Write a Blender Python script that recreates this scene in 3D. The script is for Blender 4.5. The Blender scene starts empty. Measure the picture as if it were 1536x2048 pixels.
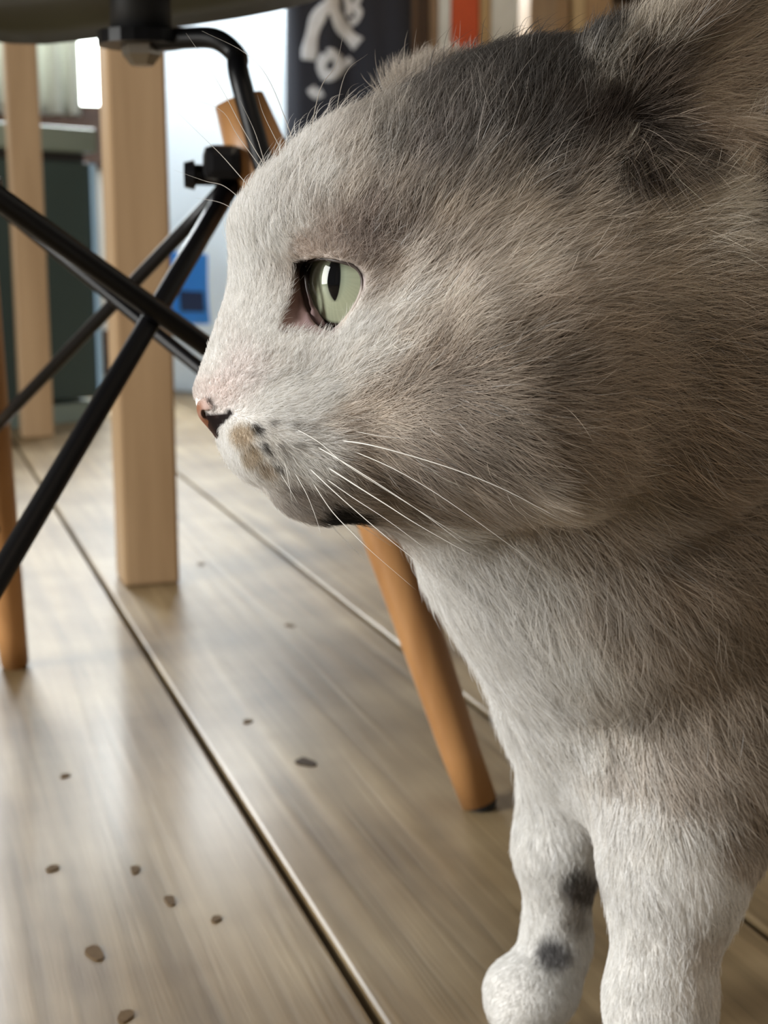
import bpy, bmesh, math, random
import numpy as np
from mathutils import Vector, Matrix
from mathutils.bvhtree import BVHTree
from mathutils.kdtree import KDTree

rng = np.random.default_rng(7)
random.seed(7)
scene = bpy.context.scene
COL = scene.collection

# ------------------------------------------------------------------ camera
F = 2800.0                       # focal length in pixels of the 1536 x 2048 frame
PITCH = math.radians(10.6)
CAM_H = 0.23
cam_data = bpy.data.cameras.new('camera')
cam = bpy.data.objects.new('camera', cam_data)
COL.objects.link(cam)
cam.location = (0, 0, CAM_H)
cam.rotation_euler = (math.pi / 2 - PITCH, 0, 0)
cam_data.sensor_fit = 'VERTICAL'
cam_data.sensor_height = 36.0
cam_data.sensor_width = 27.0
cam_data.lens = F / 2048 * 36.0
cam_data.clip_start = 0.01
cam_data.dof.use_dof = True
cam_data.dof.focus_distance = 0.272
cam_data.dof.aperture_fstop = 27.0
scene.camera = cam

# ------------------------------------------------------------------ world, lights, exposure
world = bpy.data.worlds.new('world')
scene.world = world
world.use_nodes = True
world.node_tree.nodes['Background'].inputs[0].default_value = (1.0, 0.95, 0.88, 1)
world.node_tree.nodes['Background'].inputs[1].default_value = 0.22
scene.view_settings.view_transform = 'Standard'
scene.view_settings.look = 'None'
scene.view_settings.gamma = 1.0
scene.view_settings.use_curve_mapping = False
scene.view_settings.exposure = 0.0

def area_light(name, loc, target, sx, sy, power, color):
    l = bpy.data.lights.new(name, 'AREA')
    l.shape = 'RECTANGLE'; l.size = sx; l.size_y = sy
    l.energy = power; l.color = color
    o = bpy.data.objects.new(name, l); COL.objects.link(o)
    o.location = loc
    o.rotation_euler = (Vector(target) - Vector(loc)).to_track_quat('-Z', 'Y').to_euler()
    return o

# daylight entering by the big window on the left and by the window at the back
area_light('window_daylight', (-1.55, -0.15, 0.58), (0.1, 0.35, 0.10), 0.5, 1.0, 47, (0.99, 0.99, 0.96))
bw = area_light('back_window_daylight', (-0.62, 2.48, 1.0), (-0.1, 1.35, 0.0), 0.9, 1.0, 42, (0.92, 0.97, 1.0))
bw.data.spread = math.radians(120)
# added warm fill light behind the camera, brightening cheek, ear and chest
area_light('warm_fill', (0.9, -1.2, 1.9), (0.1, 0.3, 0.2), 0.6, 0.6, 11, (1.0, 0.82, 0.62))

# ------------------------------------------------------------------ helpers
CAM = np.array([0, 0, CAM_H])
AX_R = np.array([1.0, 0, 0])
AX_U = np.array([0, math.sin(PITCH), math.cos(PITCH)])
AX_F = np.array([0, math.cos(PITCH), -math.sin(PITCH)])
M3 = np.stack([AX_R, AX_U, AX_F])            # rows: survey axes used while measuring the cat

def K(px, py, d):
    return np.array([(px - 768) / F * d, -(py - 1024) / F * d, d])
def to_world(a):
    return CAM + np.asarray(a) @ M3
def from_world(a):
    return (np.asarray(a) - CAM) @ M3.T
def at(px, py, d):
    return to_world(K(px, py, d))
def floor_at(px, py, z=0.0):
    r = K(px, py, 1.0) @ M3
    return CAM + r * ((z - CAM_H) / r[2])
def to_px(c):
    return 768 + F * c[..., 0] / c[..., 2], 1024 - F * c[..., 1] / c[..., 2]

YAW = math.radians(19.0)                     # the room runs 19 degrees to the left
E1 = np.array([-math.sin(YAW), math.cos(YAW), 0])
E2 = np.array([math.cos(YAW), math.sin(YAW), 0])
def room(u, v, z=0.0):
    return E2 * u + E1 * v + np.array([0, 0, z])

def link_mesh(name, bm_or_me, mat=None, parent=None, smooth=False):
    if isinstance(bm_or_me, bmesh.types.BMesh):
        me = bpy.data.meshes.new(name)
        bmesh.ops.recalc_face_normals(bm_or_me, faces=bm_or_me.faces[:])
        bm_or_me.to_mesh(me); bm_or_me.free()
    else:
        me = bm_or_me
    if smooth:
        me.polygons.foreach_set('use_smooth', [True] * len(me.polygons))
    o = bpy.data.objects.new(name, me)
    COL.objects.link(o)
    if mat is not None:
        me.materials.append(mat)
    if parent is not None:
        o.parent = parent
        o.matrix_parent_inverse = Matrix.Identity(4)
        o.location = -Vector(parent.location) if False else (0, 0, 0)
        off = parent_origin(parent)
        me.transform(Matrix.Translation(-off))
    return o
def parent_origin(o):
    v = Vector((0, 0, 0))
    while o is not None:
        v = v + o.location
        o = o.parent
    return v
def tag(o, label=None, cat=None, group=None, kind=None):
    if label: o['label'] = label
    if cat: o['category'] = cat
    if group: o['group'] = group
    if kind: o['kind'] = kind
    return o
def thing(name, loc, label, cat, group=None):
    o = bpy.data.objects.new(name, None)
    COL.objects.link(o)
    o.location = tuple(float(a) for a in loc)
    o.empty_display_size = 0.05
    return tag(o, label, cat, group)

def bm_box(bm, c, ax, ay, az, bevel=0.0):
    """box with centre c and half-axis vectors"""
    c, ax, ay, az = (Vector([float(q) for q in a]) for a in (c, ax, ay, az))
    vs = []
    for sx in (-1, 1):
        for sy in (-1, 1):
            for sz in (-1, 1):
                vs.append(bm.verts.new(c + sx * ax + sy * ay + sz * az))
    fs = [(0, 1, 3, 2), (4, 6, 7, 5), (0, 4, 5, 1), (2, 3, 7, 6), (0, 2, 6, 4), (1, 5, 7, 3)]
    faces = [bm.faces.new([vs[i] for i in f]) for f in fs]
    if bevel > 0:
        ed = list({e for f in faces for e in f.edges})
        bmesh.ops.bevel(bm, geom=ed, offset=bevel, segments=2, profile=0.6, affect='EDGES')
def bm_tube(bm, pts, radii, n=14, cap=True, squash=None):
    pts = [Vector([float(q) for q in a]) for a in pts]
    if not hasattr(radii, '__len__'):
        radii = [radii] * len(pts)
    rings = []
    ref = None
    for i, p in enumerate(pts):
        t = (pts[min(i + 1, len(pts) - 1)] - pts[max(i - 1, 0)]).normalized()
        if ref is None:
            ref = Vector((0, 0, 1)) if abs(t.z) < 0.8 else Vector((1, 0, 0))
        a = (ref - t * ref.dot(t)).normalized()
        b = t.cross(a)
        ref = a
        rings.append([bm.verts.new(p + radii[i] * (math.cos(k * 2 * math.pi / n) * a + math.sin(k * 2 * math.pi / n) * b)) for k in range(n)])
    for i in range(len(rings) - 1):
        for k in range(n):
            bm.faces.new((rings[i][k], rings[i][(k + 1) % n], rings[i + 1][(k + 1) % n], rings[i + 1][k]))
    if cap:
        bm.faces.new(rings[0][::-1]); bm.faces.new(rings[-1])
def smooth_path(pts, n=8):
    """Catmull-Rom through the points"""
    pts = [np.asarray(p, float) for p in pts]
    P = [2 * pts[0] - pts[1]] + pts + [2 * pts[-1] - pts[-2]]
    out = []
    for i in range(1, len(P) - 2):
        for k in range(n):
            t = k / n
            out.append(0.5 * ((2 * P[i]) + (-P[i - 1] + P[i + 1]) * t + (2 * P[i - 1] - 5 * P[i] + 4 * P[i + 1] - P[i + 2]) * t * t + (-P[i - 1] + 3 * P[i] - 3 * P[i + 1] + P[i + 2]) * t ** 3))
    out.append(pts[-1])
    return out

# ------------------------------------------------------------------ materials
def new_mat(name):
    m = bpy.data.materials.new(name)
    m.use_nodes = True
    nt = m.node_tree
    return m, nt, nt.nodes, nt.nodes['Principled BSDF']
def plain(name, col, rough=0.5, metal=0.0, spec=0.5, noise=0.0, scale=30.0, trans=0.0, coat=0.0, emit=None):
    m, nt, N, b = new_mat(name)
    b.inputs['Base Color'].default_value = (*col, 1)
    b.inputs['Roughness'].default_value = rough
    b.inputs['Metallic'].default_value = metal
    b.inputs['Specular IOR Level'].default_value = spec
    b.inputs['Coat Weight'].default_value = coat
    if emit:
        b.inputs['Emission Color'].default_value = (*emit[0], 1)
        b.inputs['Emission Strength'].default_value = emit[1]
    if noise > 0:
        tc = N.new('ShaderNodeTexCoord'); nz = N.new('ShaderNodeTexNoise')
        nz.inputs['Scale'].default_value = scale; nz.inputs['Detail'].default_value = 4
        nt.links.new(tc.outputs['Object'], nz.inputs['Vector'])
        mx = N.new('ShaderNodeMix'); mx.data_type = 'RGBA'
        mx.inputs['A'].default_value = (*[c * (1 - noise) for c in col], 1)
        mx.inputs['B'].default_value = (*[min(1, c * (1 + noise)) for c in col], 1)
        nt.links.new(nz.outputs['Fac'], mx.inputs['Factor'])
        nt.links.new(mx.outputs['Result'], b.inputs['Base Color'])
    if trans > 0:
        tr = N.new('ShaderNodeBsdfTranslucent'); tr.inputs[0].default_value = (*col, 1)
        mix = N.new('ShaderNodeMixShader'); mix.inputs[0].default_value = trans
        nt.links.new(b.outputs[0], mix.inputs[1]); nt.links.new(tr.outputs[0], mix.inputs[2])
        nt.links.new(mix.outputs[0], N['Material Output'].inputs[0])
    return m
def wood(name, light, dark, rough=0.45, stretch=(40, 40, 2.0), bump=0.1, rot=0.0, coat=0.0, patches=None, coords='Object', spec=0.5):
    m, nt, N, b = new_mat(name)
    L = nt.links.new
    tc = N.new('ShaderNodeTexCoord'); mp = N.new('ShaderNodeMapping')
    mp.inputs['Scale'].default_value = stretch
    mp.vector_type = 'TEXTURE' if False else 'POINT'
    mr = N.new('ShaderNodeMapping'); mr.inputs['Rotation'].default_value = (0, 0, rot)
    oi = N.new('ShaderNodeObjectInfo')
    add = N.new('ShaderNodeVectorMath'); add.operation = 'ADD'
    sc_ = N.new('ShaderNodeVectorMath'); sc_.operation = 'SCALE'; sc_.inputs['Scale'].default_value = 7.0
    cmb = N.new('ShaderNodeCombineXYZ')
    for k in range(3): L(oi.outputs['Random'], cmb.inputs[k])
    L(cmb.outputs[0], sc_.inputs[0])
    L(tc.outputs[coords], mr.inputs[0]); L(mr.outputs[0], mp.inputs[0])
    L(mp.outputs[0], add.inputs[0]); L(sc_.outputs[0], add.inputs[1])
    nz = N.new('ShaderNodeTexNoise'); nz.inputs['Scale'].default_value = 1.0; nz.inputs['Detail'].default_value = 6; nz.inputs['Roughness'].default_value = 0.62
    nz.inputs['Distortion'].default_value = 0.4
    L(add.outputs[0], nz.inputs['Vector'])
    rp = N.new('ShaderNodeValToRGB')
    rp.color_ramp.elements[0].position = 0.3; rp.color_ramp.elements[0].color = (*dark, 1)
    rp.color_ramp.elements[1].position = 0.7; rp.color_ramp.elements[1].color = (*light, 1)
    L(nz.outputs['Fac'], rp.inputs[0])
    col = rp.outputs[0]
    if patches:
        n2 = N.new('ShaderNodeTexNoise'); n2.inputs['Scale'].default_value = patches[0]; n2.inputs['Detail'].default_value = 3
        L(tc.outputs[coords], n2.inputs['Vector'])
        r2 = N.new('ShaderNodeValToRGB')
        r2.color_ramp.elements[0].position = 0.35; r2.color_ramp.elements[0].color = (*patches[1], 1)
        r2.color_ramp.elements[1].position = 0.65; r2.color_ramp.elements[1].color = (1, 1, 1, 1)
        L(n2.outputs['Fac'], r2.inputs[0])
        mu = N.new('ShaderNodeMix'); mu.data_type = 'RGBA'; mu.blend_type = 'MULTIPLY'; mu.inputs['Factor'].default_value = 1
        L(col, mu.inputs['A']); L(r2.outputs[0], mu.inputs['B'])
        col = mu.outputs['Result']
    L(col, b.inputs['Base Color'])
    b.inputs['Roughness'].default_value = rough
    b.inputs['Coat Weight'].default_value = coat
    b.inputs['Coat Roughness'].default_value = 0.2
    b.inputs['Specular IOR Level'].default_value = spec
    bp = N.new('ShaderNodeBump'); bp.inputs['Strength'].default_value = bump; bp.inputs['Distance'].default_value = 0.002
    L(nz.outputs['Fac'], bp.inputs['Height']); L(bp.outputs[0], b.inputs['Normal'])
    return m

M = {}
M['plank'] = wood('floor_plank_wood', (0.385, 0.295, 0.172), (0.185, 0.135, 0.072), rough=0.5, stretch=(95, 3.2, 95), bump=0.35, rot=-YAW, coat=0.2, patches=(11.0, (0.62, 0.56, 0.47)), spec=0.3)
M['knot_pale'] = plain('pale_knot_wood', (0.135, 0.09, 0.05), 0.7, spec=0.1, noise=0.4, scale=400)
M['knot'] = plain('knot_wood', (0.055, 0.038, 0.024), 0.7, spec=0.1, noise=0.4, scale=400)
M['leg_wood'] = wood('beech_dowel_wood', (0.45, 0.23, 0.09), (0.31, 0.145, 0.05), rough=0.4, stretch=(55, 55, 4), bump=0.05)
M['post_wood'] = wood('table_leg_wood', (0.40, 0.275, 0.16), (0.285, 0.185, 0.10), rough=0.42, stretch=(45, 45, 3), bump=0.05)
M['top_wood'] = wood('table_top_wood', (0.5, 0.31, 0.16), (0.36, 0.2, 0.09), rough=0.45, stretch=(4, 45, 45), bump=0.05)
M['shell'] = plain('olive_plastic_shell', (0.021, 0.022, 0.010), 0.45, noise=0.1, scale=60)
M['rubber'] = plain('black_rubber', (0.012, 0.012, 0.013), 0.6)
M['black_metal'] = plain('black_painted_steel', (0.005, 0.005, 0.006), 0.34, spec=0.22)
M['steel'] = plain('bolt_steel', (0.33, 0.31, 0.28), 0.35, metal=0.9)
M['wall'] = plain('plaster_wall', (0.74, 0.73, 0.69), 0.8, noise=0.05, scale=8)
M['ceil'] = plain('ceiling_boards', (0.42, 0.34, 0.26), 0.8, noise=0.06, scale=8)
M['dark_wood'] = wood('dark_brown_wood', (0.085, 0.04, 0.022), (0.05, 0.022, 0.012), rough=0.5, stretch=(4, 60, 60), bump=0.05)
M['curtain'] = plain('cream_curtain_cloth', (0.60, 0.61, 0.56), 0.85, trans=0.45)
M['daylight'] = plain('bright_window_pane', (0.9, 0.9, 0.9), 0.2, emit=((0.93, 1.0, 0.96), 8.0))
M['trunk'] = plain('dark_teal_painted_board', (0.022, 0.045, 0.045), 0.5, noise=0.12, scale=20)
M['trunk_lid'] = plain('grey_green_painted_lid', (0.17, 0.22, 0.20), 0.5, noise=0.08, scale=20)
M['blue_edge'] = plain('pale_blue_painted_edge', (0.34, 0.52, 0.70), 0.5)
M['bag'] = plain('white_translucent_plastic', (0.84, 0.90, 0.95), 0.16, trans=0.5)
M['blue'] = plain('bright_blue_plastic', (0.07, 0.38, 1.0), 0.35, trans=0.35)
M['blue_dark'] = plain('dark_blue_print', (0.02, 0.06, 0.22), 0.4)
M['navy'] = plain('navy_cotton_cloth', (0.012, 0.015, 0.026), 0.9, noise=0.2, scale=200)
M['print'] = plain('white_screen_print', (0.50, 0.54, 0.60), 0.8, noise=0.25, scale=60)
M['shelf_wood'] = wood('bookcase_wood', (0.115, 0.062, 0.028), (0.07, 0.034, 0.015), rough=0.5, stretch=(40, 40, 3), bump=0.05)
M['paper'] = plain('page_paper', (0.68, 0.62, 0.5), 0.9)

# ------------------------------------------------------------------ the room
SEAM0, PW = 0.125, 0.144
floor_bm = bmesh.new()
bm_box(floor_bm, room(0.2, 1.0, -0.035), E2 * 2.6, E1 * 2.0, (0, 0, 0.01))
M['subfloor'] = plain('dark_subfloor', (0.03, 0.022, 0.015), 0.9)
floor = tag(link_mesh('floor', floor_bm, M['subfloor']), kind='structure')
prng = random.Random(3)
for k in range(-14, 18):
    u0 = SEAM0 + k * PW
    gap = 0.0036 if k in (0,) else 0.0026
    cut = prng.uniform(-0.3, 2.6)
    if k in (-2, -1, 0, 1):
        cut = None
    spans = [(-1.0, 2.78)] if cut is None else [(-1.0, cut - 0.001), (cut + 0.001, 2.78)]
    for (v0, v1) in spans:
        bm = bmesh.new()
        lift = prng.uniform(-0.0007, 0.0)
        bm_box(bm, room(u0 + PW / 2, (v0 + v1) / 2, -0.0125 + lift), E2 * (PW - gap) / 2, E1 * (v1 - v0) / 2, (0, 0, 0.0125), bevel=0.0016)
        link_mesh('plank', bm, M['plank'], floor)
# knots of the boards: small dark ovals let into the wood
for (x, y, r) in [(612, 1524, 5.0), (580, 1250, 3.2), (495, 1442, 3.0), (105, 1735, 2.8), (270, 1738, 2.6), (340, 1800, 2.8), (190, 1905, 3.8), (250, 2030, 3.0), (432, 1836, 2.2), (130, 1550, 2.4), (402, 1128, 3.6)]:
    p = floor_at(x, y)
    bm = bmesh.new()
    vs = []
    for j in range(14):
        a = j * 2 * math.pi / 14
        rr = r * 0.0008 * (1 + 0.25 * math.sin(2.3 * a + x))
        q = p + E1 * math.cos(a) * rr * 1.5 + E2 * math.sin(a) * rr
        vs.append(bm.verts.new((q[0], q[1], 0.00006)))
    top = bm.faces.new(vs)
    ex = bmesh.ops.extrude_face_region(bm, geom=[top])
    bmesh.ops.translate(bm, verts=[e for e in ex['geom'] if isinstance(e, bmesh.types.BMVert)], vec=(0, 0, -0.001))
    link_mesh('knot', bm, M['knot' if r > 4.5 else 'knot_pale'], floor)

def slab(name, c, a, b, h, mat, kind='structure', parent=None):
    bm = bmesh.new(); bm_box(bm, c, a, b, h)
    o = link_mesh(name, bm, mat, parent)
    if kind: tag(o, kind=kind)
    return o
VB = 2.72                                     # back wall
WU0, WU1, WZ0, WZ1 = -0.05, 0.60, 0.488, 1.75    # window in the back wall (u range, z range)
UL, UR = -1.95, 2.3
# back wall round its window
bm = bmesh.new()
for (ua, ub, za, zb) in [(UL, WU0, 0, 2.4), (WU1, UR, 0, 2.4), (WU0, WU1, 0, WZ0), (WU0, WU1, WZ1, 2.4)]:
    bm_box(bm, room((ua + ub) / 2, VB + 0.05, (za + zb) / 2), E2 * (ub - ua) / 2, E1 * 0.05, (0, 0, (zb - za) / 2))
tag(link_mesh('wall_back', bm, M['wall']), kind='structure')
# left wall round the big window whose daylight lights the cat
LW0, LW1, LZ0, LZ1 = -0.75, 1.45, 0.05, 1.75
bm = bmesh.new()
for (va, vb, za, zb) in [(-1.0, LW0, 0, 2.4), (LW1, VB, 0, 2.4), (LW0, LW1, 0, LZ0), (LW0, LW1, LZ1, 2.4)]:
    bm_box(bm, room(UL - 0.05, (va + vb) / 2, (za + zb) / 2), E1 * (vb - va) / 2, E2 * 0.05, (0, 0, (zb - za) / 2))
tag(link_mesh('wall_left', bm, M['wall']), kind='structure')
slab('wall_right', room(UR + 0.05, 0.9, 1.2), E1 * 1.9, E2 * 0.05, (0, 0, 1.2), M['wall'])
slab('ceiling', room(0.2, 0.9, 2.44), E2 * 2.2, E1 * 1.95, (0, 0, 0.04), M['ceil'])
slab('baseboard_back', room((UL + UR) / 2, VB - 0.008, 0.04), E2 * (UR - UL) / 2, E1 * 0.008, (0, 0, 0.04), M['dark_wood'])
# back window: bright pane, dark wooden sill rail
win = thing('window_1', room((WU0 + WU1) / 2, VB, WZ0), None, None); win['kind'] = 'structure'
bm = bmesh.new(); bm_box(bm, room((WU0 + WU1) / 2, VB + 0.07, (WZ0 + WZ1) / 2), E2 * (WU1 - WU0) / 2, E1 * 0.003, (0, 0, (WZ1 - WZ0) / 2))
link_mesh('window_pane', bm, M['daylight'], win)
bm = bmesh.new(); bm_box(bm, room((WU0 + WU1) / 2, VB - 0.02, WZ0 - 0.055), E2 * (WU1 - WU0 + 0.2) / 2, E1 * 0.04, (0, 0, 0.055), bevel=0.004)
link_mesh('window_sill', bm, M['dark_wood'], win)
for uu in (WU0 + 0.02, WU1 - 0.02):
    bm = bmesh.new(); bm_box(bm, room(uu, VB + 0.03, (WZ0 + WZ1) / 2), E2 * 0.02, E1 * 0.03, (0, 0, (WZ1 - WZ0) / 2)); link_mesh('window_frame', bm, M['dark_wood'], win)
bm = bmesh.new(); bm_box(bm, room((WU0 + WU1) / 2, VB + 0.03, WZ1 - 0.02), E2 * (WU1 - WU0) / 2 * 0.95, E1 * 0.03, (0, 0, 0.02)); link_mesh('window_frame', bm, M['dark_wood'], win)

def px_to_v(px, v):
    """u on the plane of depth v along the room that lies straight under image column px"""
    t = (px - 768) / F / math.cos(PITCH) * 1.0
    # X = t * Y (small vertical effect ignored)
    return v * (t * math.cos(YAW) + math.sin(YAW)) / (math.cos(YAW) - t * math.sin(YAW))
def curtain(label, pa, pb, za, zb, v, mat, folds):
    ua, ub = px_to_v(pa, v), px_to_v(pb, v)
    bm = bmesh.new()
    nx, nz = folds * 8, 6
    grid = []
    for i in range(nx + 1):
        f = i / nx
        col = []
        for j in range(nz + 1):
            g = j / nz
            w = 0.016 * math.sin(f * folds * 2 * math.pi + 0.6 * math.sin(3 * f * folds)) * (1.0 - 0.3 * g)
            col.append(bm.verts.new(tuple(room(ua + (ub - ua) * f, v + w, za + (zb - za) * g))))
        grid.append(col)
    for i in range(nx):
        for j in range(nz):
            bm.faces.new((grid[i][j], grid[i + 1][j], grid[i + 1][j + 1], grid[i][j + 1]))
    o = link_mesh('curtain', bm, mat, None, True)
    sm = o.modifiers.new('thickness', 'SOLIDIFY'); sm.thickness = 0.002
    return tag(o, label, 'curtain')
curtain('cream gathered curtain over the back window above the teal trunk', -160, 192, 0.468, 1.72, VB - 0.075, M['curtain'], 9)
bm = bmesh.new(); bm_tube(bm, [room(WU0 - 0.25, VB - 0.075, 1.735), room(WU1 + 0.1, VB - 0.075, 1.735)], 0.009)
for uu in (WU0 - 0.2, WU1 + 0.05):
    bm_box(bm, room(uu, VB - 0.04, 1.735), E2 * 0.006, E1 * 0.04, (0, 0, 0.008))
tag(link_mesh('curtain_rail', bm, M['dark_wood']), 'dark wooden rail carrying the cream curtain at the back window', 'rail')

# ------------------------------------------------------------------ the table whose legs stand behind the chair
TU0, TU1, TV0, TV1 = 0.157, 0.838, 0.972, 1.80
tab = thing('table', room((TU0 + TU1) / 2, (TV0 + TV1) / 2, 0), 'light wooden table on straight square legs standing behind the olive chair', 'table')
for (u, v) in [(TU0, TV0), (TU0, TV1), (TU1, TV0), (TU1, TV1)]:
    bm = bmesh.new()
    c = room(u, v)
    hw = 0.0195
    bm_box(bm, c + np.array([0, 0, 0.335]), E2 * hw, E1 * hw, (0, 0, 0.335), bevel=0.0025)
    link_mesh('leg', bm, M['post_wood'], tab)
for (a, b) in [((TU0, TV0), (TU1, TV0)), ((TU0, TV1), (TU1, TV1)), ((TU0, TV0), (TU0, TV1)), ((TU1, TV0), (TU1, TV1))]:
    pa, pb = room(*a), room(*b)
    d = (pb - pa); L_ = np.linalg.norm(d); d = d / L_
    nrm = np.array([-d[1], d[0], 0])
    bm = bmesh.new(); bm_box(bm, (pa + pb) / 2 + np.array([0, 0, 0.63]), d * (L_ / 2 - 0.0195), nrm * 0.010, (0, 0, 0.04)); link_mesh('apron', bm, M['post_wood'], tab)
bm = bmesh.new(); bm_box(bm, room((TU0 + TU1) / 2, (TV0 + TV1) / 2, 0.684), E2 * 0.40, E1 * 0.47, (0, 0, 0.014), bevel=0.004); link_mesh('tabletop', bm, M['top_wood'], tab)

# ------------------------------------------------------------------ dark teal trunk at the back
tp = floor_at(200, 838)
ta = math.radians(46)
ta1 = np.array([math.cos(ta), math.sin(ta), 0]); ta2 = np.array([-math.sin(ta), math.cos(ta), 0])
tw, td, th = 0.34, 0.26, 0.315
tc_ = tp - ta1 * tw / 2 + ta2 * td / 2
tr = thing('trunk', tc_, 'dark teal painted wooden trunk with grey green lid under the back window', 'trunk')
bm = bmesh.new(); bm_box(bm, tc_ + np.array([0, 0, 0.03 + th / 2]), ta1 * tw / 2, ta2 * td / 2, (0, 0, th / 2), bevel=0.004); link_mesh('body', bm, M['trunk'], tr)
bm = bmesh.new(); bm_box(bm, tc_ + np.array([0, 0, 0.03 + th + 0.006]), ta1 * (tw / 2 - 0.006), ta2 * (td / 2 - 0.006), (0, 0, 0.006)); link_mesh('gap_strip', bm, M['rubber'], tr)
bm = bmesh.new(); bm_box(bm, tc_ + np.array([0, 0, 0.03 + th + 0.012 + 0.016]), ta1 * (tw / 2 + 0.008), ta2 * (td / 2 + 0.008), (0, 0, 0.016), bevel=0.005); link_mesh('lid', bm, M['trunk_lid'], tr)
bm = bmesh.new(); bm_box(bm, tc_ + np.array([0, 0, 0.0125]), ta1 * (tw / 2 + 0.004), ta2 * (td / 2 + 0.004), (0, 0, 0.0125)); link_mesh('plinth', bm, M['trunk_lid'], tr)
bm = bmesh.new(); bm_box(bm, tc_ + np.array([0, 0, 0.03 + th / 2]) + ta1 * (tw / 2 + 0.003) - ta2 * (td / 2 - 0.004), ta1 * 0.003, ta2 * 0.008, (0, 0, th / 2 - 0.002)); link_mesh('corner_strip', bm, M['blue_edge'], tr)

# ------------------------------------------------------------------ chair: olive shell on dowel legs with black steel bracing
f1 = floor_at(958, 1612); f2 = floor_at(30, 1332)
side = f2 - f1
perp = np.array([side[1], -side[0], 0]); perp = -perp if perp[1] > 0 else perp
f4 = f1 + perp * 0.99; f3 = f2 + perp * 0.99
feet = [f1, f2, f3, f4]
cc = (f1 + f2 + f3 + f4) / 4
chair = thing('chair', (cc[0], cc[1], 0), 'olive plastic shell chair on splayed wooden dowel legs with crossed black rods', 'chair')
LEG_TOP = []
top1 = at(478, 200, 0.548)
ratio = (np.linalg.norm((top1 - cc)[:2]) / np.linalg.norm((f1 - cc)[:2]))
zt = top1[2]
for i, f in enumerate(feet):
    if i == 0:
        t = top1
    else:
        t = cc + (f - cc) * ratio; t = np.array([t[0], t[1], zt])
        if i == 1:
            t = np.array([*(f2 + (f2 - f2))[:2], zt]) * 1.0
            t[:2] = cc[:2] + (f2 - cc)[:2] * 0.60
    LEG_TOP.append(t)
legs = []
for i, (f, t) in enumerate(zip(feet, LEG_TOP)):
    bm = bmesh.new()
    n = 12
    pts = [f + (t - f) * k / n + np.array([0, 0, 0.002 if k == 0 else 0]) for k in range(n + 1)]
    rad = [0.0078 + (0.0126 - 0.0078) * min(1, k / (n * 0.8)) for k in range(n + 1)]
    rad[-1] = 0.0100
    bm_tube(bm, pts, rad, 20)
    lg = link_mesh('leg', bm, M['leg_wood'], chair, True)
    legs.append(lg)
    bm = bmesh.new()
    bm_tube(bm, [f + np.array([0, 0, 0.0003]), f + np.array([0, 0, 0.0035])], [0.0072, 0.0074], 16)
    link_mesh('glide', bm, M['rubber'], lg)
def on_leg(i, s):
    return feet[i] + (LEG_TOP[i] - feet[i]) * s
def rod(a, b, r=0.0037):
    bm = bmesh.new(); bm_tube(bm, [a + (b - a) * k / 6 for k in range(7)], r, 12)
    return link_mesh('rod', bm, M['black_metal'], chair, True)
def toward(i, d):                              # small step from the leg towards the chair centre
    v = cc - feet[i]; v = np.array([v[0], v[1], 0]); return v / np.linalg.norm(v) * d
HI = 0.90
def seen(p):
    x, y = to_px(from_world(np.asarray(p))); return np.array([x, y])
def fit(i, j, pts, si, sj):
    """heights on legs i and j at which a rod runs through the surveyed points of the photograph"""
    best = None
    for a in si:
        for b in sj:
            A, B = on_leg(i, a) + toward(i, 0.011), on_leg(j, b) + toward(j, 0.011)
            L = np.array([seen(A + (B - A) * t) for t in np.linspace(0, 0.93, 60)])
            e = sum(np.min(np.linalg.norm(L - np.array(p), axis=1)) ** 2 for p in pts)
            if best is None or e < best[0]: best = (e, A, B)
    return best[1], best[2]
S_ = np.linspace(0.1, 1.0, 37)
braces = [fit(0, 3, [(425, 360), (290, 640), (10, 1140)], [HI], np.linspace(-0.1, 0.8, 37)),
          fit(0, 3, [(410, 715), (210, 545), (10, 355)], S_, np.linspace(0.3, 1.0, 37)),
          fit(0, 1, [(400, 395), (210, 610), (5, 860)], [HI], S_),
          fit(0, 1, [(385, 735), (210, 585), (5, 415)], S_, S_)]
for k, (A, B) in enumerate(braces):
    rod(A, B, 0.0039 if k < 2 else 0.0030)
for (i, j) in [(1, 2), (2, 3)]:
    rod(on_leg(i, HI) + toward(i, 0.011), on_leg(j, 0.3) + toward(j, 0.011))
    rod(on_leg(i, 0.3) + toward(i, 0.018), on_leg(j, HI) + toward(j, 0.018))
SEAT_Z = 0.322
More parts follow.
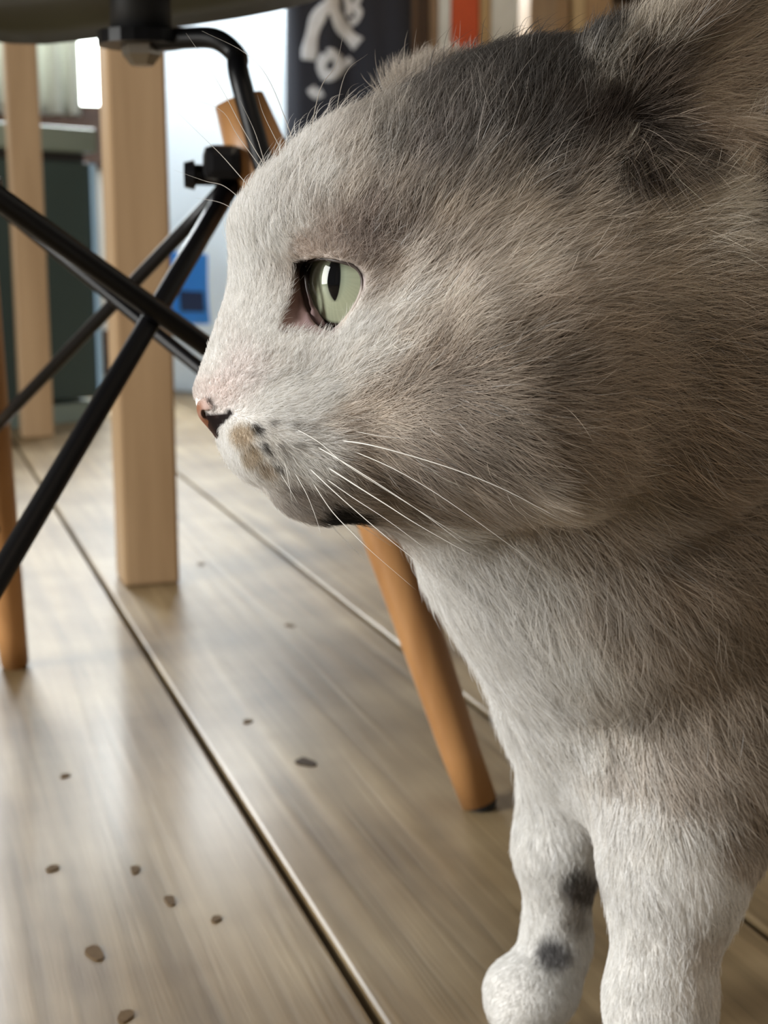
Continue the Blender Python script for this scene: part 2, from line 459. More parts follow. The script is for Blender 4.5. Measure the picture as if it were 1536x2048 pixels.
def chair_mount(i, mp):
    """rubber shock mount under the shell, its plate, bolt and the bent steel arm down to the leg"""
    up = np.array([0, 0, 1.0])
    bm = bmesh.new(); bm_tube(bm, [mp + up * 0.002, mp + up * 0.016, mp + up * 0.034], [0.0125, 0.012, 0.0135], 20)
    mo = link_mesh('mount', bm, M['rubber'], chair, True)
    bm = bmesh.new(); bm_tube(bm, [mp - up * 0.002, mp + up * 0.003], 0.0175, 20); link_mesh('plate', bm, M['black_metal'], mo)
    bm = bmesh.new(); bm_tube(bm, [mp - up * 0.0015, mp - up * 0.0055, mp - up * 0.0095], [0.0085, 0.0078, 0.0045], 6); link_mesh('bolt', bm, M['steel'], mo)
    lt = on_leg(i, 0.97) + toward(i, -0.0) 
    cl = on_leg(i, HI) + toward(i, 0.008)
    d = lt - mp; d[2] = 0; dl = np.linalg.norm(d); d = d / max(dl, 1e-6)
    # arm: flat out of the plate, bend, then down along the leg
    q = [mp, mp + d * dl * 0.40, mp + d * dl * 0.72 - up * 0.001, mp + d * dl * 0.92 - up * 0.008, on_leg(i, 1.0) + up * 0.008 + FRONT * 0.011, on_leg(i, 0.9) + FRONT * 0.0135, on_leg(i, HI - 0.02) + FRONT * 0.0135]
    bm = bmesh.new(); bm_tube(bm, smooth_path(q, 6), 0.0042, 12)
    link_mesh('arm', bm, M['black_metal'], chair, True)
    a = on_leg(i, HI)
    bm = bmesh.new()
    bm_tube(bm, [a - ACROSS * 0.0315, a - ACROSS * 0.0275, a - ACROSS * 0.027, a + ACROSS * 0.012, a + ACROSS * 0.0125, a + ACROSS * 0.018], [0.0048, 0.0058, 0.0040, 0.0040, 0.0058, 0.0048], 14)
    link_mesh('bolt', bm, M['black_metal'], chair)
    bm = bmesh.new(); bm_box(bm, a + FRONT * 0.009 - ACROSS * 0.0165 + np.array([0, 0, 0.004]), ACROSS * 0.0075, FRONT * 0.005, (0, 0, 0.0068), bevel=0.004)
    link_mesh('clamp', bm, M['black_metal'], chair)
mount1 = at(283, 82, 0.560)
SEAT_Z = mount1[2] + 0.030
for i in range(4):
    v = LEG_TOP[i] - cc
    FRONT = np.array([0.12, -1.0, 0]); FRONT /= np.linalg.norm(FRONT)
    ACROSS = np.array([1.0, 0.12, 0]); ACROSS /= np.linalg.norm(ACROSS)
    if i == 0:
        mp = mount1
    else:
        w = (mount1 - cc)[:2]
        ang = [0, math.pi / 2, math.pi, -math.pi / 2][i]
        # turn the first mount round the chair centre
        ang *= 1 if (side[0] * (-(f1 - cc)[1]) + side[1] * (f1 - cc)[0]) > 0 else -1
        mp = np.array([cc[0] + math.cos(ang) * w[0] - math.sin(ang) * w[1], cc[1] + math.sin(ang) * w[0] + math.cos(ang) * w[1], mount1[2]])
        FRONT = -toward(i, 1.0); ACROSS = -np.array([-FRONT[1], FRONT[0], 0])
    chair_mount(i, mp)
# shell: rounded square pan with a rolled rim, its back rising on the near left
bm = bmesh.new()
ax1 = side / np.linalg.norm(side); ax2 = -perp / np.linalg.norm(perp)      # ax2 points away from the camera
rings = []
NA = 72
prof = [(0.0, 0.0), (0.25, 0.000), (0.5, 0.002), (0.70, 0.006), (0.83, 0.009), (0.90, 0.006), (0.955, -0.002), (0.985, -0.009), (1.0, -0.005), (0.992, 0.002)]
for k, (r, dz) in enumerate(prof):
    ring = []
    for j in range(NA):
        a = j * 2 * math.pi / NA
        ca, sa = math.cos(a), math.sin(a)
        e = 5.0 if ca > 0 else 2.3
        rad = 0.167 / ((abs(ca) ** e + abs(sa) ** e) ** (1 / e))
        fw = max(0, sa)
        back = max(0.0, -sa * r - 0.35) / 0.65
        z = SEAT_Z + dz + 0.30 * back ** 2.0 + 0.035 * max(0, abs(ca) * r - 0.6)
        q = cc + ax1 * ca * rad * r + ax2 * (sa * rad * r)
        if back > 0: q = q + ax2 * (0.02 * back)
        ring.append(bm.verts.new((q[0], q[1], z)))
    rings.append(ring)
for k in range(len(rings) - 1):
    for j in range(NA):
        if k == 0:
            continue
        bm.faces.new((rings[k][j], rings[k][(j + 1) % NA], rings[k + 1][(j + 1) % NA], rings[k + 1][j]))
bm.faces.new(rings[1])
for v in rings[0]: bm.verts.remove(v)
sh = link_mesh('seat_shell', bm, M['shell'], chair, True)
sm = sh.modifiers.new('thickness', 'SOLIDIFY'); sm.thickness = 0.005; sm.offset = 0

# ------------------------------------------------------------------ white plastic sack with a blue packet, behind the table leg
def sack_point(c, hw, hd, h, ph, a, t, out=0.0):
    # fat standing body, drawn in towards a loose ruffled mouth
    w = (0.80 + 0.22 * math.sin(min(1, t * 1.3) * math.pi)) * (1 - 0.22 * max(0, t - 0.80) / 0.20)
    if t < 0.06: w *= 0.75 + 0.25 * t / 0.06
    cr = (0.055 * math.sin(5 * a + ph[0] + 7 * t) + 0.04 * math.sin(9 * a + ph[1] - 11 * t) + 0.03 * math.sin(3 * a + 17 * t + ph[2])
          + 0.02 * abs(math.sin(14 * t + 6 * a + ph[3])) + 0.03 * math.sin(23 * t + 2 * a) * math.sin(4 * a + 9 * t + ph[6]) + 0.06 * max(0, t - 0.75) * 4 * math.sin(13 * a + ph[4]))
    rad = 1 / ((abs(math.cos(a)) ** 2.6 + abs(math.sin(a)) ** 2.6) ** (1 / 2.6))
    q = c + E2 * (math.cos(a) * (hw * rad * w * (1 + cr) + out)) + E1 * (math.sin(a) * (hd * rad * w * (1 + cr) + out))
    return (q[0], q[1], 0.003 + h * t + 0.012 * math.sin(4 * a + ph[5]) * t)
SK = (room(px_to_v(474, 2.30), 2.30, 0), 0.155, 0.075, 0.66)
r_ = random.Random(5); ph_ = [r_.uniform(0, 6.28) for _ in range(12)]
sk = thing('plastic_sack', SK[0], 'tall white translucent plastic sack, crumpled, standing behind the nearest table leg', 'bag')
def sack_patch(a0, a1, t0, t1, na, nt_, out, closed):
    bm = bmesh.new()
    g = [[bm.verts.new(sack_point(*SK, ph_, a0 + (a1 - a0) * j / na, t0 + (t1 - t0) * k / nt_, out)) for j in range(na if closed else na + 1)] for k in range(nt_ + 1)]
    nn = len(g[0])
    for k in range(nt_):
        for j in range(nn if closed else nn - 1):
            bm.faces.new((g[k][j], g[k][(j + 1) % nn], g[k + 1][(j + 1) % nn], g[k + 1][j]))
    if closed: bm.faces.new(g[0])
    return bm
link_mesh('film', sack_patch(0, 2 * math.pi, 0, 1, 96, 60, 0, True), M['bag'], sk, True)
lb = link_mesh('label', sack_patch(math.radians(208), math.radians(250), 0.17, 0.34, 16, 20, 0.002, False), M['blue'], sk, True)
lb['label'] = 'bright blue printed panel'
link_mesh('label_mark', sack_patch(math.radians(236), math.radians(248), 0.20, 0.25, 8, 8, 0.0035, False), M['blue_dark'], sk, True)

# ------------------------------------------------------------------ navy cloth bag with a white print, hung from the table edge
dN = 2.02
nb_c = at(697, 60, dN)
NB0, NBH = 0.33, 0.33
nb = thing('tote_bag', (nb_c[0], nb_c[1], NB0), 'navy cloth tote bag with a blurred white print, hanging beside the white sack', 'bag')
def cloth_point(fx, fz, side_=1):
    """fx -1..1 across, fz 0 bottom .. 1 top"""
    w = 0.0935 * (1 - 0.05 * fz)
    fold = 0.007 * math.sin(5.0 * fx + 1.2) + 0.004 * math.sin(11 * fx + 2 * fz)
    dep = side_ * 0.016 * (1 - fx * fx) * math.sin(math.pi * min(0.95, 0.15 + 0.8 * fz))
    return np.array([nb_c[0] + fx * w, nb_c[1] + fold - dep, NB0 + NBH * fz])
for sd in (1, -1):
    bm = bmesh.new()
    g = [[bm.verts.new(tuple(cloth_point(-1 + 2 * i / 30, j / 20, sd))) for j in range(21)] for i in range(31)]
    for i in range(30):
        for j in range(20):
            bm.faces.new((g[i][j], g[i + 1][j], g[i + 1][j + 1], g[i][j + 1]))
    o = link_mesh('cloth_panel', bm, M['navy'], nb, True)
    sm = o.modifiers.new('thickness', 'SOLIDIFY'); sm.thickness = 0.0012
hook = np.array([nb_c[0], nb_c[1], 0.80])
bm = bmesh.new()
bm_tube(bm, smooth_path([cloth_point(-0.5, 0.97), (cloth_point(-0.3, 1.0) + hook * 1.0) / 2, hook, (cloth_point(0.3, 1.0) + hook) / 2, cloth_point(0.5, 0.97)], 8), 0.006, 8)
link_mesh('handle', bm, M['navy'], nb)
bm = bmesh.new()
bm_tube(bm, smooth_path([hook + np.array([0, -0.012, -0.004]), hook + np.array([0, 0.0, -0.011]), hook + np.array([0.004, 0.03, -0.008]), hook + np.array([0.03, 0.15, -0.008]), hook + np.array([0.06, 0.26, -0.008])], 5), 0.004, 8)
link_mesh('hook', bm, M['black_metal'], nb)
def print_stroke(pts, r):
    bm = bmesh.new()
    path = smooth_path([np.array([p[0], p[1], 0.0]) for p in pts], 6)
    L_, Rr = [], []
    out = []
    for i, p in enumerate(path):
        q = path[min(i + 1, len(path) - 1)] - path[max(i - 1, 0)]
        n = np.array([-q[1], q[0], 0]); n = n / max(1e-9, np.linalg.norm(n))
        rr = r * (0.95 + 0.12 * math.sin(0.6 * i))
        row = []
        for s in (-1, -0.35, 0.35, 1):
            pp = p + n * rr * s
            fx = (pp[0] - 697) / 129.0
            w = at(pp[0], pp[1], dN)
            fz = (w[2] - NB0) / NBH
            c = cloth_point(max(-0.98, min(0.98, fx)), fz)
            row.append(bm.verts.new((c[0], c[1] - 0.0026 - 0.0004 * (1 - abs(s)), c[2])))
        out.append(row)
    for i in range(len(out) - 1):
        for s in range(3):
            bm.faces.new((out[i][s], out[i + 1][s], out[i + 1][s + 1], out[i][s + 1]))
    o = link_mesh('print', bm, M['print'], nb, True)
    sm = o.modifiers.new('thickness', 'SOLIDIFY'); sm.thickness = 0.0004
print_stroke([(616, 122), (621, 84), (632, 46), (650, 22), (676, 14)], 15)
print_stroke([(664, -24), (668, 18), (682, 52), (700, 74), (717, 90)], 14)
print_stroke([(694, -28), (696, 6), (699, 34)], 7)
print_stroke([(700, -20), (718, -4), (712, 12), (702, 14), (719, 26), (712, 44), (700, 46)], 7)
print_stroke([(652, 112), (642, 134), (652, 152), (672, 148), (680, 128), (668, 112), (654, 112)], 11)
print_stroke([(674, 142), (690, 130), (703, 118)], 8)
print_stroke([(620, 176), (632, 190), (644, 184)], 9)

# ------------------------------------------------------------------ bookcase with books
dB = 2.34
def bk(px, z):  # point of the book row under image column px
    u = px_to_v(px, dB); return room(u, dB, z)
bu0, bu1 = px_to_v(795, dB), px_to_v(1420, dB)
bc = thing('bookcase', room((bu0 + bu1) / 2, dB + 0.09, 0), 'brown wooden bookcase full of books behind the cat', 'bookcase')
hb = 1.0
for uu in (bu0 + 0.012, bu1 - 0.012):
    bm = bmesh.new(); bm_box(bm, room(uu, dB + 0.09, hb / 2 + 0.001), E2 * 0.012, E1 * 0.12, (0, 0, hb / 2), bevel=0.002); link_mesh('side_panel', bm, M['shelf_wood'], bc)
for zz in (0.05, 0.40, 0.72, 0.99):
    bm = bmesh.new(); bm_box(bm, room((bu0 + bu1) / 2, dB + 0.09, zz), E2 * ((bu1 - bu0) / 2 - 0.024), E1 * 0.115, (0, 0, 0.009)); link_mesh('shelf', bm, M['shelf_wood'], bc)
bm = bmesh.new(); bm_box(bm, room((bu0 + bu1) / 2, dB + 0.205, hb / 2), E2 * ((bu1 - bu0) / 2 - 0.024), E1 * 0.004, (0, 0, hb / 2 - 0.01)); link_mesh('back_panel', bm, M['dark_wood'], bc)
books = [(824, 850, (0.075, 0.04, 0.02), 'dark chocolate brown book at the left end, next to the bookcase upright'),
         (852, 868, (0.30, 0.20, 0.12), 'mid brown narrow book left of the slim white book'),
         (869, 891, (0.84, 0.88, 0.88), 'slim white book left of the red orange book'),
         (892, 944, (0.68, 0.10, 0.025), 'thick red orange book among white books on the shelf'),
         (946, 966, (0.55, 0.38, 0.19), 'thin tan book between the red orange and the wide white book'),
         (968, 1026, (0.84, 0.86, 0.84), 'wide white book right of the thin tan book'),
         (1028, 1042, (0.22, 0.06, 0.035), 'thin maroon book right of the wide white book'),
         (1044, 1070, (0.45, 0.33, 0.2), 'beige book mostly behind the farthest table leg'),
         (1072, 1112, (0.36, 0.23, 0.12), 'tan book hidden behind the farthest table leg'),
         (1120, 1142, (0.60, 0.44, 0.24), 'cream book shape standing in for the lit side of another wooden leg'),  # this and the next stand in for a leg, its lit side coloured cream
         (1143, 1192, (0.40, 0.25, 0.125), 'caramel brown book shape standing in for the front of that other wooden leg'),
         (1194, 1250, (0.10, 0.062, 0.03), 'thick dark brown book above the cat head'),
         (1252, 1300, (0.085, 0.06, 0.035), 'blackish brown book, last at the right end of the row'),
         ]
for i, (a, b, colr, lab) in enumerate(books):
    ua, ub = px_to_v(a, dB), px_to_v(b, dB)
    h = 0.272 + 0.02 * math.sin(i * 2.1)
    w = (ub - ua) / 2 - 0.0004
    c = room((ua + ub) / 2, dB + 0.07, 0.4095)
    bt = thing('book', c, lab, 'book', 'books on the middle shelf of the bookcase')
    cov = plain('book_cover', colr, 0.55, noise=0.12, scale=40)
    bm = bmesh.new()
    t = min(0.0018, w * 0.25)
    bm_box(bm, c + E2 * (-w + t) + np.array([0, 0, h / 2]), E2 * t, E1 * 0.075, (0, 0, h / 2))
    bm_box(bm, c + E2 * (w - t) + np.array([0, 0, h / 2]), E2 * t, E1 * 0.075, (0, 0, h / 2))
    bm_box(bm, c - E1 * (0.075 - 0.0012) + np.array([0, 0, h / 2]), E2 * (w - 2 * t) , E1 * 0.0012, (0, 0, h / 2))
    link_mesh('cover', bm, cov, bt)
    bm = bmesh.new(); bm_box(bm, c + E1 * 0.001 + np.array([0, 0, h / 2]), E2 * (w - 2 * t), E1 * 0.0725, (0, 0, h / 2 - 0.003)); link_mesh('pages', bm, M['paper'], bt)

# ================================================================== the cat
# Shaped as one distance field (rounded masses melted together), turned into one skin mesh, then furred strand by strand.
HEAD_T = math.tan(math.radians(10.0))
CA, SA = math.cos(math.radians(10.0)), math.sin(math.radians(10.0))
S_AX = np.array([SA, 0.0, -CA])              # sideways axis of the head, towards the near cheek
MPX = 0.30 / F                               # metres per pixel on the head's middle plane
def S(px, py, s=0.0):
    """point of the head: column/row measured on its middle plane, s metres towards the near side"""
    kx = (px - 768) / F
    d = (0.30 - HEAD_T * (900 - 768) * MPX) / (1 - HEAD_T * kx)
    return K(px, py, d) + S_AX * s
MID0 = S(900, 600, 0)
def axis_grid(segs):
    out = [segs[0][0]]
    for a, b, st in segs:
        n = max(1, int(round((b - a) / st)))
        out += list(a + (b - a) * (np.arange(1, n + 1) / n))
    return np.array(out, dtype=np.float32)
GX = axis_grid([(-0.050, -0.024, 0.0011), (-0.024, -0.002, 0.0006), (-0.002, 0.09, 0.0013), (0.09, 0.34, 0.004)])
GY = axis_grid([(-0.245, -0.12, 0.0022), (-0.12, 0.004, 0.0016), (0.004, 0.012, 0.001), (0.012, 0.063, 0.0008), (0.063, 0.125, 0.0013)])
GZ = axis_grid([(0.252, 0.285, 0.0009), (0.285, 0.36, 0.0016), (0.36, 0.43, 0.0026), (0.43, 0.86, 0.006)])
GXX, GYY, GZZ = np.meshgrid(GX, GY, GZ, indexing='ij')
fld = np.full(GXX.shape, 1.0, dtype=np.float32)

def block(lo, hi):
    i0, i1 = np.searchsorted(GX, [lo[0], hi[0]]); j0, j1 = np.searchsorted(GY, [lo[1], hi[1]]); k0, k1 = np.searchsorted(GZ, [lo[2], hi[2]])
    return (slice(max(0, i0 - 1), i1 + 1), slice(max(0, j0 - 1), j1 + 1), slice(max(0, k0 - 1), k1 + 1))
def melt(sl, d, k):
    a = fld[sl]
    h = np.clip(0.5 + 0.5 * (d - a) / k, 0, 1)
    fld[sl] = (d * (1 - h) + a * h - k * h * (1 - h)).astype(np.float32)
def ell_d(sl, c, r, rot=0.0, yaw=0.0):
    x, y, z = GXX[sl] - c[0], GYY[sl] - c[1], GZZ[sl] - c[2]
    if rot:
        ca, sa = math.cos(rot), math.sin(rot); x, y = ca * x + sa * y, -sa * x + ca * y
    if yaw:
        ca, sa = math.cos(yaw), math.sin(yaw); x, z = ca * x + sa * z, -sa * x + ca * z
    k0 = np.sqrt((x / r[0]) ** 2 + (y / r[1]) ** 2 + (z / r[2]) ** 2)
    k1 = np.sqrt((x / r[0] ** 2) ** 2 + (y / r[1] ** 2) ** 2 + (z / r[2] ** 2) ** 2)
    return k0 * (k0 - 1) / np.maximum(k1, 1e-6)
def ell(c, r, k=0.01, rot=0.0, yaw=0.0):
    m = max(r) + 3 * k + 0.004
    sl = block(c - m, c + m)
    melt(sl, ell_d(sl, c, r, rot, yaw), k)
def cap_d(sl, a, b, ra, rb):
    x, y, z = GXX[sl] - a[0], GYY[sl] - a[1], GZZ[sl] - a[2]
    v = b - a; L2 = float(v @ v)
    t = np.clip((x * v[0] + y * v[1] + z * v[2]) / L2, 0, 1)
    return np.sqrt((x - t * v[0]) ** 2 + (y - t * v[1]) ** 2 + (z - t * v[2]) ** 2) - (ra + (rb - ra) * t)
def cap(a, b, ra, rb, k=0.01):
    m = max(ra, rb) + 3 * k + 0.004
    sl = block(np.minimum(a, b) - m, np.maximum(a, b) + m)
    melt(sl, cap_d(sl, a, b, ra, rb), k)
def carve(sl, d):
    fld[sl] = np.maximum(fld[sl], -d)
W = lambda x, y, z: from_world(np.array([x, y, z]))

# --- trunk of the body, running away to the back right
cap(K(1395, 600, 0.455), K(1650, 640, 0.60), 0.066, 0.068, 0.03)
cap(K(1650, 640, 0.60), K(1800, 660, 0.70), 0.068, 0.066, 0.03)
cap(K(1160, 600, 0.325), K(1440, 820, 0.40), 0.040, 0.060, 0.02)            # neck
cap(K(1105, 1085, 0.352), K(1215, 1430, 0.378), 0.0245, 0.0225, 0.015)      # breast
ell(K(1330, 1150, 0.392), (0.045, 0.062, 0.045), 0.02)
ell(K(1440, 1250, 0.370), (0.036, 0.052, 0.030), 0.035)
ell(K(1270, 1040, 0.345), (0.036, 0.034, 0.030), 0.03)
ell(K(1440, 1080, 0.368), (0.036, 0.036, 0.032), 0.03)                      # near shoulder
cap(K(860, 890, 0.315), K(1180, 1010, 0.345), 0.020, 0.036, 0.02)           # throat
# --- near foreleg
cap(K(1415, 1430, 0.362), K(1350, 1720, 0.352), 0.027, 0.0170, 0.016)
cap(K(1350, 1720, 0.352), K(1318, 2010, 0.350), 0.0155, 0.0120, 0.010)
nl = W(0.0700, 0.318, 0.013)
cap(K(1318, 2010, 0.350), nl, 0.0120, 0.0115, 0.008)
ell(nl + np.array([-0.009, -0.001, -0.003]), (0.017, 0.011, 0.013), 0.006)
# --- far foreleg, its paw a step ahead
cap(K(1185, 1480, 0.400), K(1118, 1690, 0.402), 0.0205, 0.0118, 0.012)
cap(K(1118, 1690, 0.402), K(1112, 1890, 0.408), 0.0110, 0.0090, 0.008)
fp = K(1060, 1985, 0.402)
cap(K(1112, 1880, 0.408), fp + np.array([0.006, 0.004, 0.003]), 0.0090, 0.0088, 0.006)
ell(fp, (0.0135, 0.0115, 0.0135), 0.005)
for i in range(4):
    a_ = (i - 1.5) * 0.0062
    ell(fp + np.array([-0.0065 + 0.0012 * abs(i - 1.5), -0.0055, a_]), (0.0065, 0.0050, 0.0038), 0.0025)
for i in range(4):
    a_ = (i - 1.5) * 0.0062
    ell(nl + np.array([-0.022 + 0.0012 * abs(i - 1.5), -0.004, a_]), (0.0065, 0.0050, 0.0038), 0.0025)
# --- hindquarters and tail (behind the frame's right edge)
for dx, dy in ((-0.035, -0.03), (0.045, 0.03)):
    hip = W(0.235 + dx, 0.60 + dy, 0.20); knee = W(0.205 + dx, 0.565 + dy, 0.125); hock = W(0.262 + dx, 0.625 + dy, 0.065); foot = W(0.245 + dx, 0.610 + dy, 0.013)
    cap(hip, knee, 0.042, 0.028, 0.02); cap(knee, hock, 0.024, 0.013, 0.012); cap(hock, foot, 0.012, 0.011, 0.008)
    ell(foot + np.array([-0.014, -0.003, -0.008]), (0.018, 0.010, 0.013), 0.006)
tl = [W(0.27, 0.68, 0.22), W(0.29, 0.72, 0.17), W(0.30, 0.75, 0.11), W(0.28, 0.79, 0.07)]
for a_, b_ in zip(tl[:-1], tl[1:]): cap(a_, b_, 0.013, 0.012, 0.01)
# --- head
ell(S(1010, 445, 0), (0.0350, 0.0320, 0.0300), 0.012)
ell(S(736, 470, 0), (0.0225, 0.0220, 0.0205), 0.012)
cap(S(566, 545, 0), S(455, 782, 0), 0.0090, 0.0054, 0.006)
ell(S(574, 478, 0), (0.0108, 0.0105, 0.0150), 0.008)
for sg in (1, -1): ell(S(604, 728, 0.0085 * sg), (0.0110, 0.0095, 0.0088), 0.007)
ell(S(1150, 318, 0), (0.0280, 0.0220, 0.0250), 0.012)
ell(S(1290, 640, 0.010), (0.0320, 0.0400, 0.0240), 0.018)
cap(S(612, 560, 0.004), S(503, 805, 0.003), 0.0095, 0.0080, 0.008)
cap(S(612, 560, -0.004), S(503, 805, -0.003), 0.0095, 0.0080, 0.008)
for sg in (1, -1):
    ell(S(552, 878, 0.0078 * sg), (0.0110, 0.0090, 0.0098), 0.005)
    ell(S(620, 880, 0.0100 * sg), (0.0130, 0.0100, 0.0098), 0.006)
    cap(S(720, 890, 0.010 * sg), S(960, 800, 0.020 * sg), 0.0110, 0.0230, 0.012)
    ell(S(1020, 720, 0.018 * sg), (0.0270, 0.0260, 0.0210), 0.014)
    ell(S(770, 690, 0.0155 * sg), (0.0150, 0.0110, 0.0105), 0.010)
    ell(S(700, 484, 0.0135 * sg), (0.0140, 0.0075, 0.0085), 0.008)
    ell(S(860, 570, 0.0165 * sg), (0.0170, 0.0170, 0.0120), 0.012)
ell(S(640, 962, 0), (0.0085, 0.0062, 0.0085), 0.006)
cap(S(650, 950, 0), S(850, 880, 0), 0.0075, 0.018, 0.010)

# --- ears: thin cupped blades
def ear(c, r, rot, yaw, hollow, hr, k=0.006):
    m = max(r) + 0.02
    sl = block(c - m, c + m)
    d = ell_d(sl, c, r, rot, yaw)
    h = ell_d(sl, c + hollow, hr, rot, yaw)
    d = np.maximum(d, -h)
    melt(sl, d, k)
near_ear_c = S(1378, 188, 0.023)
EAR_ROT = math.radians(-50)
ear(near_ear_c, (0.0140, 0.0280, 0.0100), EAR_ROT, math.radians(12), np.array([0.0028, -0.0004, -0.0066]), (0.0118, 0.0252, 0.0088))
cap(S(1150, 178, 0.021), S(1275, 110, 0.025), 0.0042, 0.0030, 0.006)
ell(K(1400, 430, 0.47), (0.050, 0.066, 0.052), 0.02)                       # withers
far_ear_c = S(930, 138, -0.020)
ell(far_ear_c, (0.0125, 0.0064, 0.0060), 0.006, rot=math.radians(6))

# --- eyes: lids bulge over the ball, then the opening is cut
EYE_R = 0.0103
eye_c = S(696, 586, 0.0138)
EYE_POLY = np.array([(611, 531), (622, 523), (640, 519), (662, 521), (684, 526), (703, 531), (716, 540), (724, 556), (723, 578), (716, 598), (704, 618), (690, 638), (676, 653), (664, 661), (652, 651), (636, 632), (624, 606), (615, 575)], float)
CORNER_POLY = np.array([(586, 524), (602, 520), (623, 518), (650, 517), (684, 523), (714, 533), (729, 553), (727, 580), (712, 610), (684, 650), (664, 668), (640, 668), (610, 662), (585, 664), (562, 664), (556, 655), (566, 632), (578, 596), (584, 560)], float)
def poly_sd(px, py, poly):
    px, py = np.asarray(px, np.float64), np.asarray(py, np.float64)
    d = np.full(px.shape, 1e9); inside = np.zeros(px.shape, bool)
    for i in range(len(poly)):
        a, b = poly[i], poly[(i + 1) % len(poly)]
        ex, ey = b - a
        wx, wy = px - a[0], py - a[1]
        t = np.clip((wx * ex + wy * ey) / (ex * ex + ey * ey), 0, 1)
        d = np.minimum(d, np.hypot(wx - t * ex, wy - t * ey))
        c = ((a[1] > py) != (b[1] > py)) & (px < (b[0] - a[0]) * (py - a[1]) / ((b[1] - a[1]) if b[1] != a[1] else 1e-9) + a[0])
        inside ^= c
    return np.where(inside, -d, d)
def side_of(p):
    return (p - MID0) @ S_AX
def to_near(p):
    """mirror points of the far half onto the near half"""
    s = side_of(p)
    return np.where((s < 0)[..., None], p - 2 * s[..., None] * S_AX, p)
for sg in (1, -1):
    c = eye_c if sg > 0 else eye_c - 2 * side_of(eye_c) * S_AX
    m = 0.018
    sl = block(c - m, c + m)
    d = np.sqrt((GXX[sl] - c[0]) ** 2 + (GYY[sl] - c[1]) ** 2 + (GZZ[sl] - c[2]) ** 2)
    melt(sl, d - (EYE_R + 0.0010), 0.005)
    P = np.stack([GXX[sl], GYY[sl], GZZ[sl]], -1)
    Pn = to_near(P)
    qx, qy = to_px(Pn)
    sd = poly_sd(qx, qy, EYE_POLY) * MPX
    sc = poly_sd(qx, qy, CORNER_POLY) * MPX
    front = Pn[..., 2] - (eye_c[2] + 0.001)
    ball = np.sqrt(((Pn - eye_c) ** 2).sum(-1)) - (EYE_R + 0.0030)
    carve(sl, np.maximum(np.maximum(sd - 0.0002, front), ball))
    # the inner corner lies a little deeper than the fur around it
    fx = fld[sl]
    dep = np.clip(-sc / 0.0018, 0, 1) * 0.0013
    fld[sl] = np.where((front < 0) & (sc < 0), fx + dep, fx).astype(np.float32)
# nostril slit
for sg in (1, -1):
    a_, b_ = S(425, 838, 0.0060 * sg), S(456, 826, 0.0085 * sg)
    sl = block(np.minimum(a_, b_) - 0.006, np.maximum(a_, b_) + 0.006)

def surface_net(f, gx, gy, gz):
    s = f < 0
    c = s[:-1, :-1, :-1].astype(np.int8)
    tot = np.zeros(tuple(n - 1 for n in f.shape), np.int8)
    for a in (0, 1):
        for b in (0, 1):
            for e in (0, 1):
                tot += s[a:f.shape[0] - 1 + a, b:f.shape[1] - 1 + b, e:f.shape[2] - 1 + e]
    act = np.argwhere((tot > 0) & (tot < 8))
    idx = np.full(tot.shape, -1, np.int32)
    idx[act[:, 0], act[:, 1], act[:, 2]] = np.arange(len(act))
    acc = np.zeros((len(act), 3)); cnt = np.zeros(len(act))
    G = (gx, gy, gz)
    corner = [(a, b, e) for a in (0, 1) for b in (0, 1) for e in (0, 1)]
    for c0 in corner:
        for ax in range(3):
            if c0[ax] == 1: continue
            c1 = list(c0); c1[ax] = 1
            i0 = act + np.array(c0); i1 = act + np.array(c1)
            v0 = f[i0[:, 0], i0[:, 1], i0[:, 2]].astype(float); v1 = f[i1[:, 0], i1[:, 1], i1[:, 2]].astype(float)
            m = (v0 < 0) != (v1 < 0)
            t = np.where(m, v0 / np.where(m, v0 - v1, 1), 0)
            p0 = np.stack([G[q][i0[:, q]] for q in range(3)], 1).astype(float); p1 = np.stack([G[q][i1[:, q]] for q in range(3)], 1).astype(float)
            p = p0 + (p1 - p0) * t[:, None]
            acc[m] += p[m]; cnt[m] += 1
    V = acc / cnt[:, None]
    quads = []
    for ax in range(3):
        o1, o2 = [(1, 2), (2, 0), (0, 1)][ax]
        a = np.take(s, range(0, s.shape[ax] - 1), ax); b = np.take(s, range(1, s.shape[ax]), ax)
        ed = np.argwhere(a != b)
        ok = (ed[:, o1] > 0) & (ed[:, o2] > 0) & (ed[:, o1] < tot.shape[o1]) & (ed[:, o2] < tot.shape[o2])
        ed = ed[ok]
        flip = a[ed[:, 0], ed[:, 1], ed[:, 2]]
        def cell(d1, d2):
            e = ed.copy(); e[:, o1] -= d1; e[:, o2] -= d2
            return idx[e[:, 0], e[:, 1], e[:, 2]]
        q = np.stack([cell(1, 1), cell(0, 1), cell(0, 0), cell(1, 0)], 1)
        q = np.where(flip[:, None], q, q[:, ::-1])
        quads.append(q)
    Q = np.concatenate(quads)
    return V, Q[(Q >= 0).all(1)]
V, Q = surface_net(fld, GX, GY, GZ)
del fld, GXX, GYY, GZZ
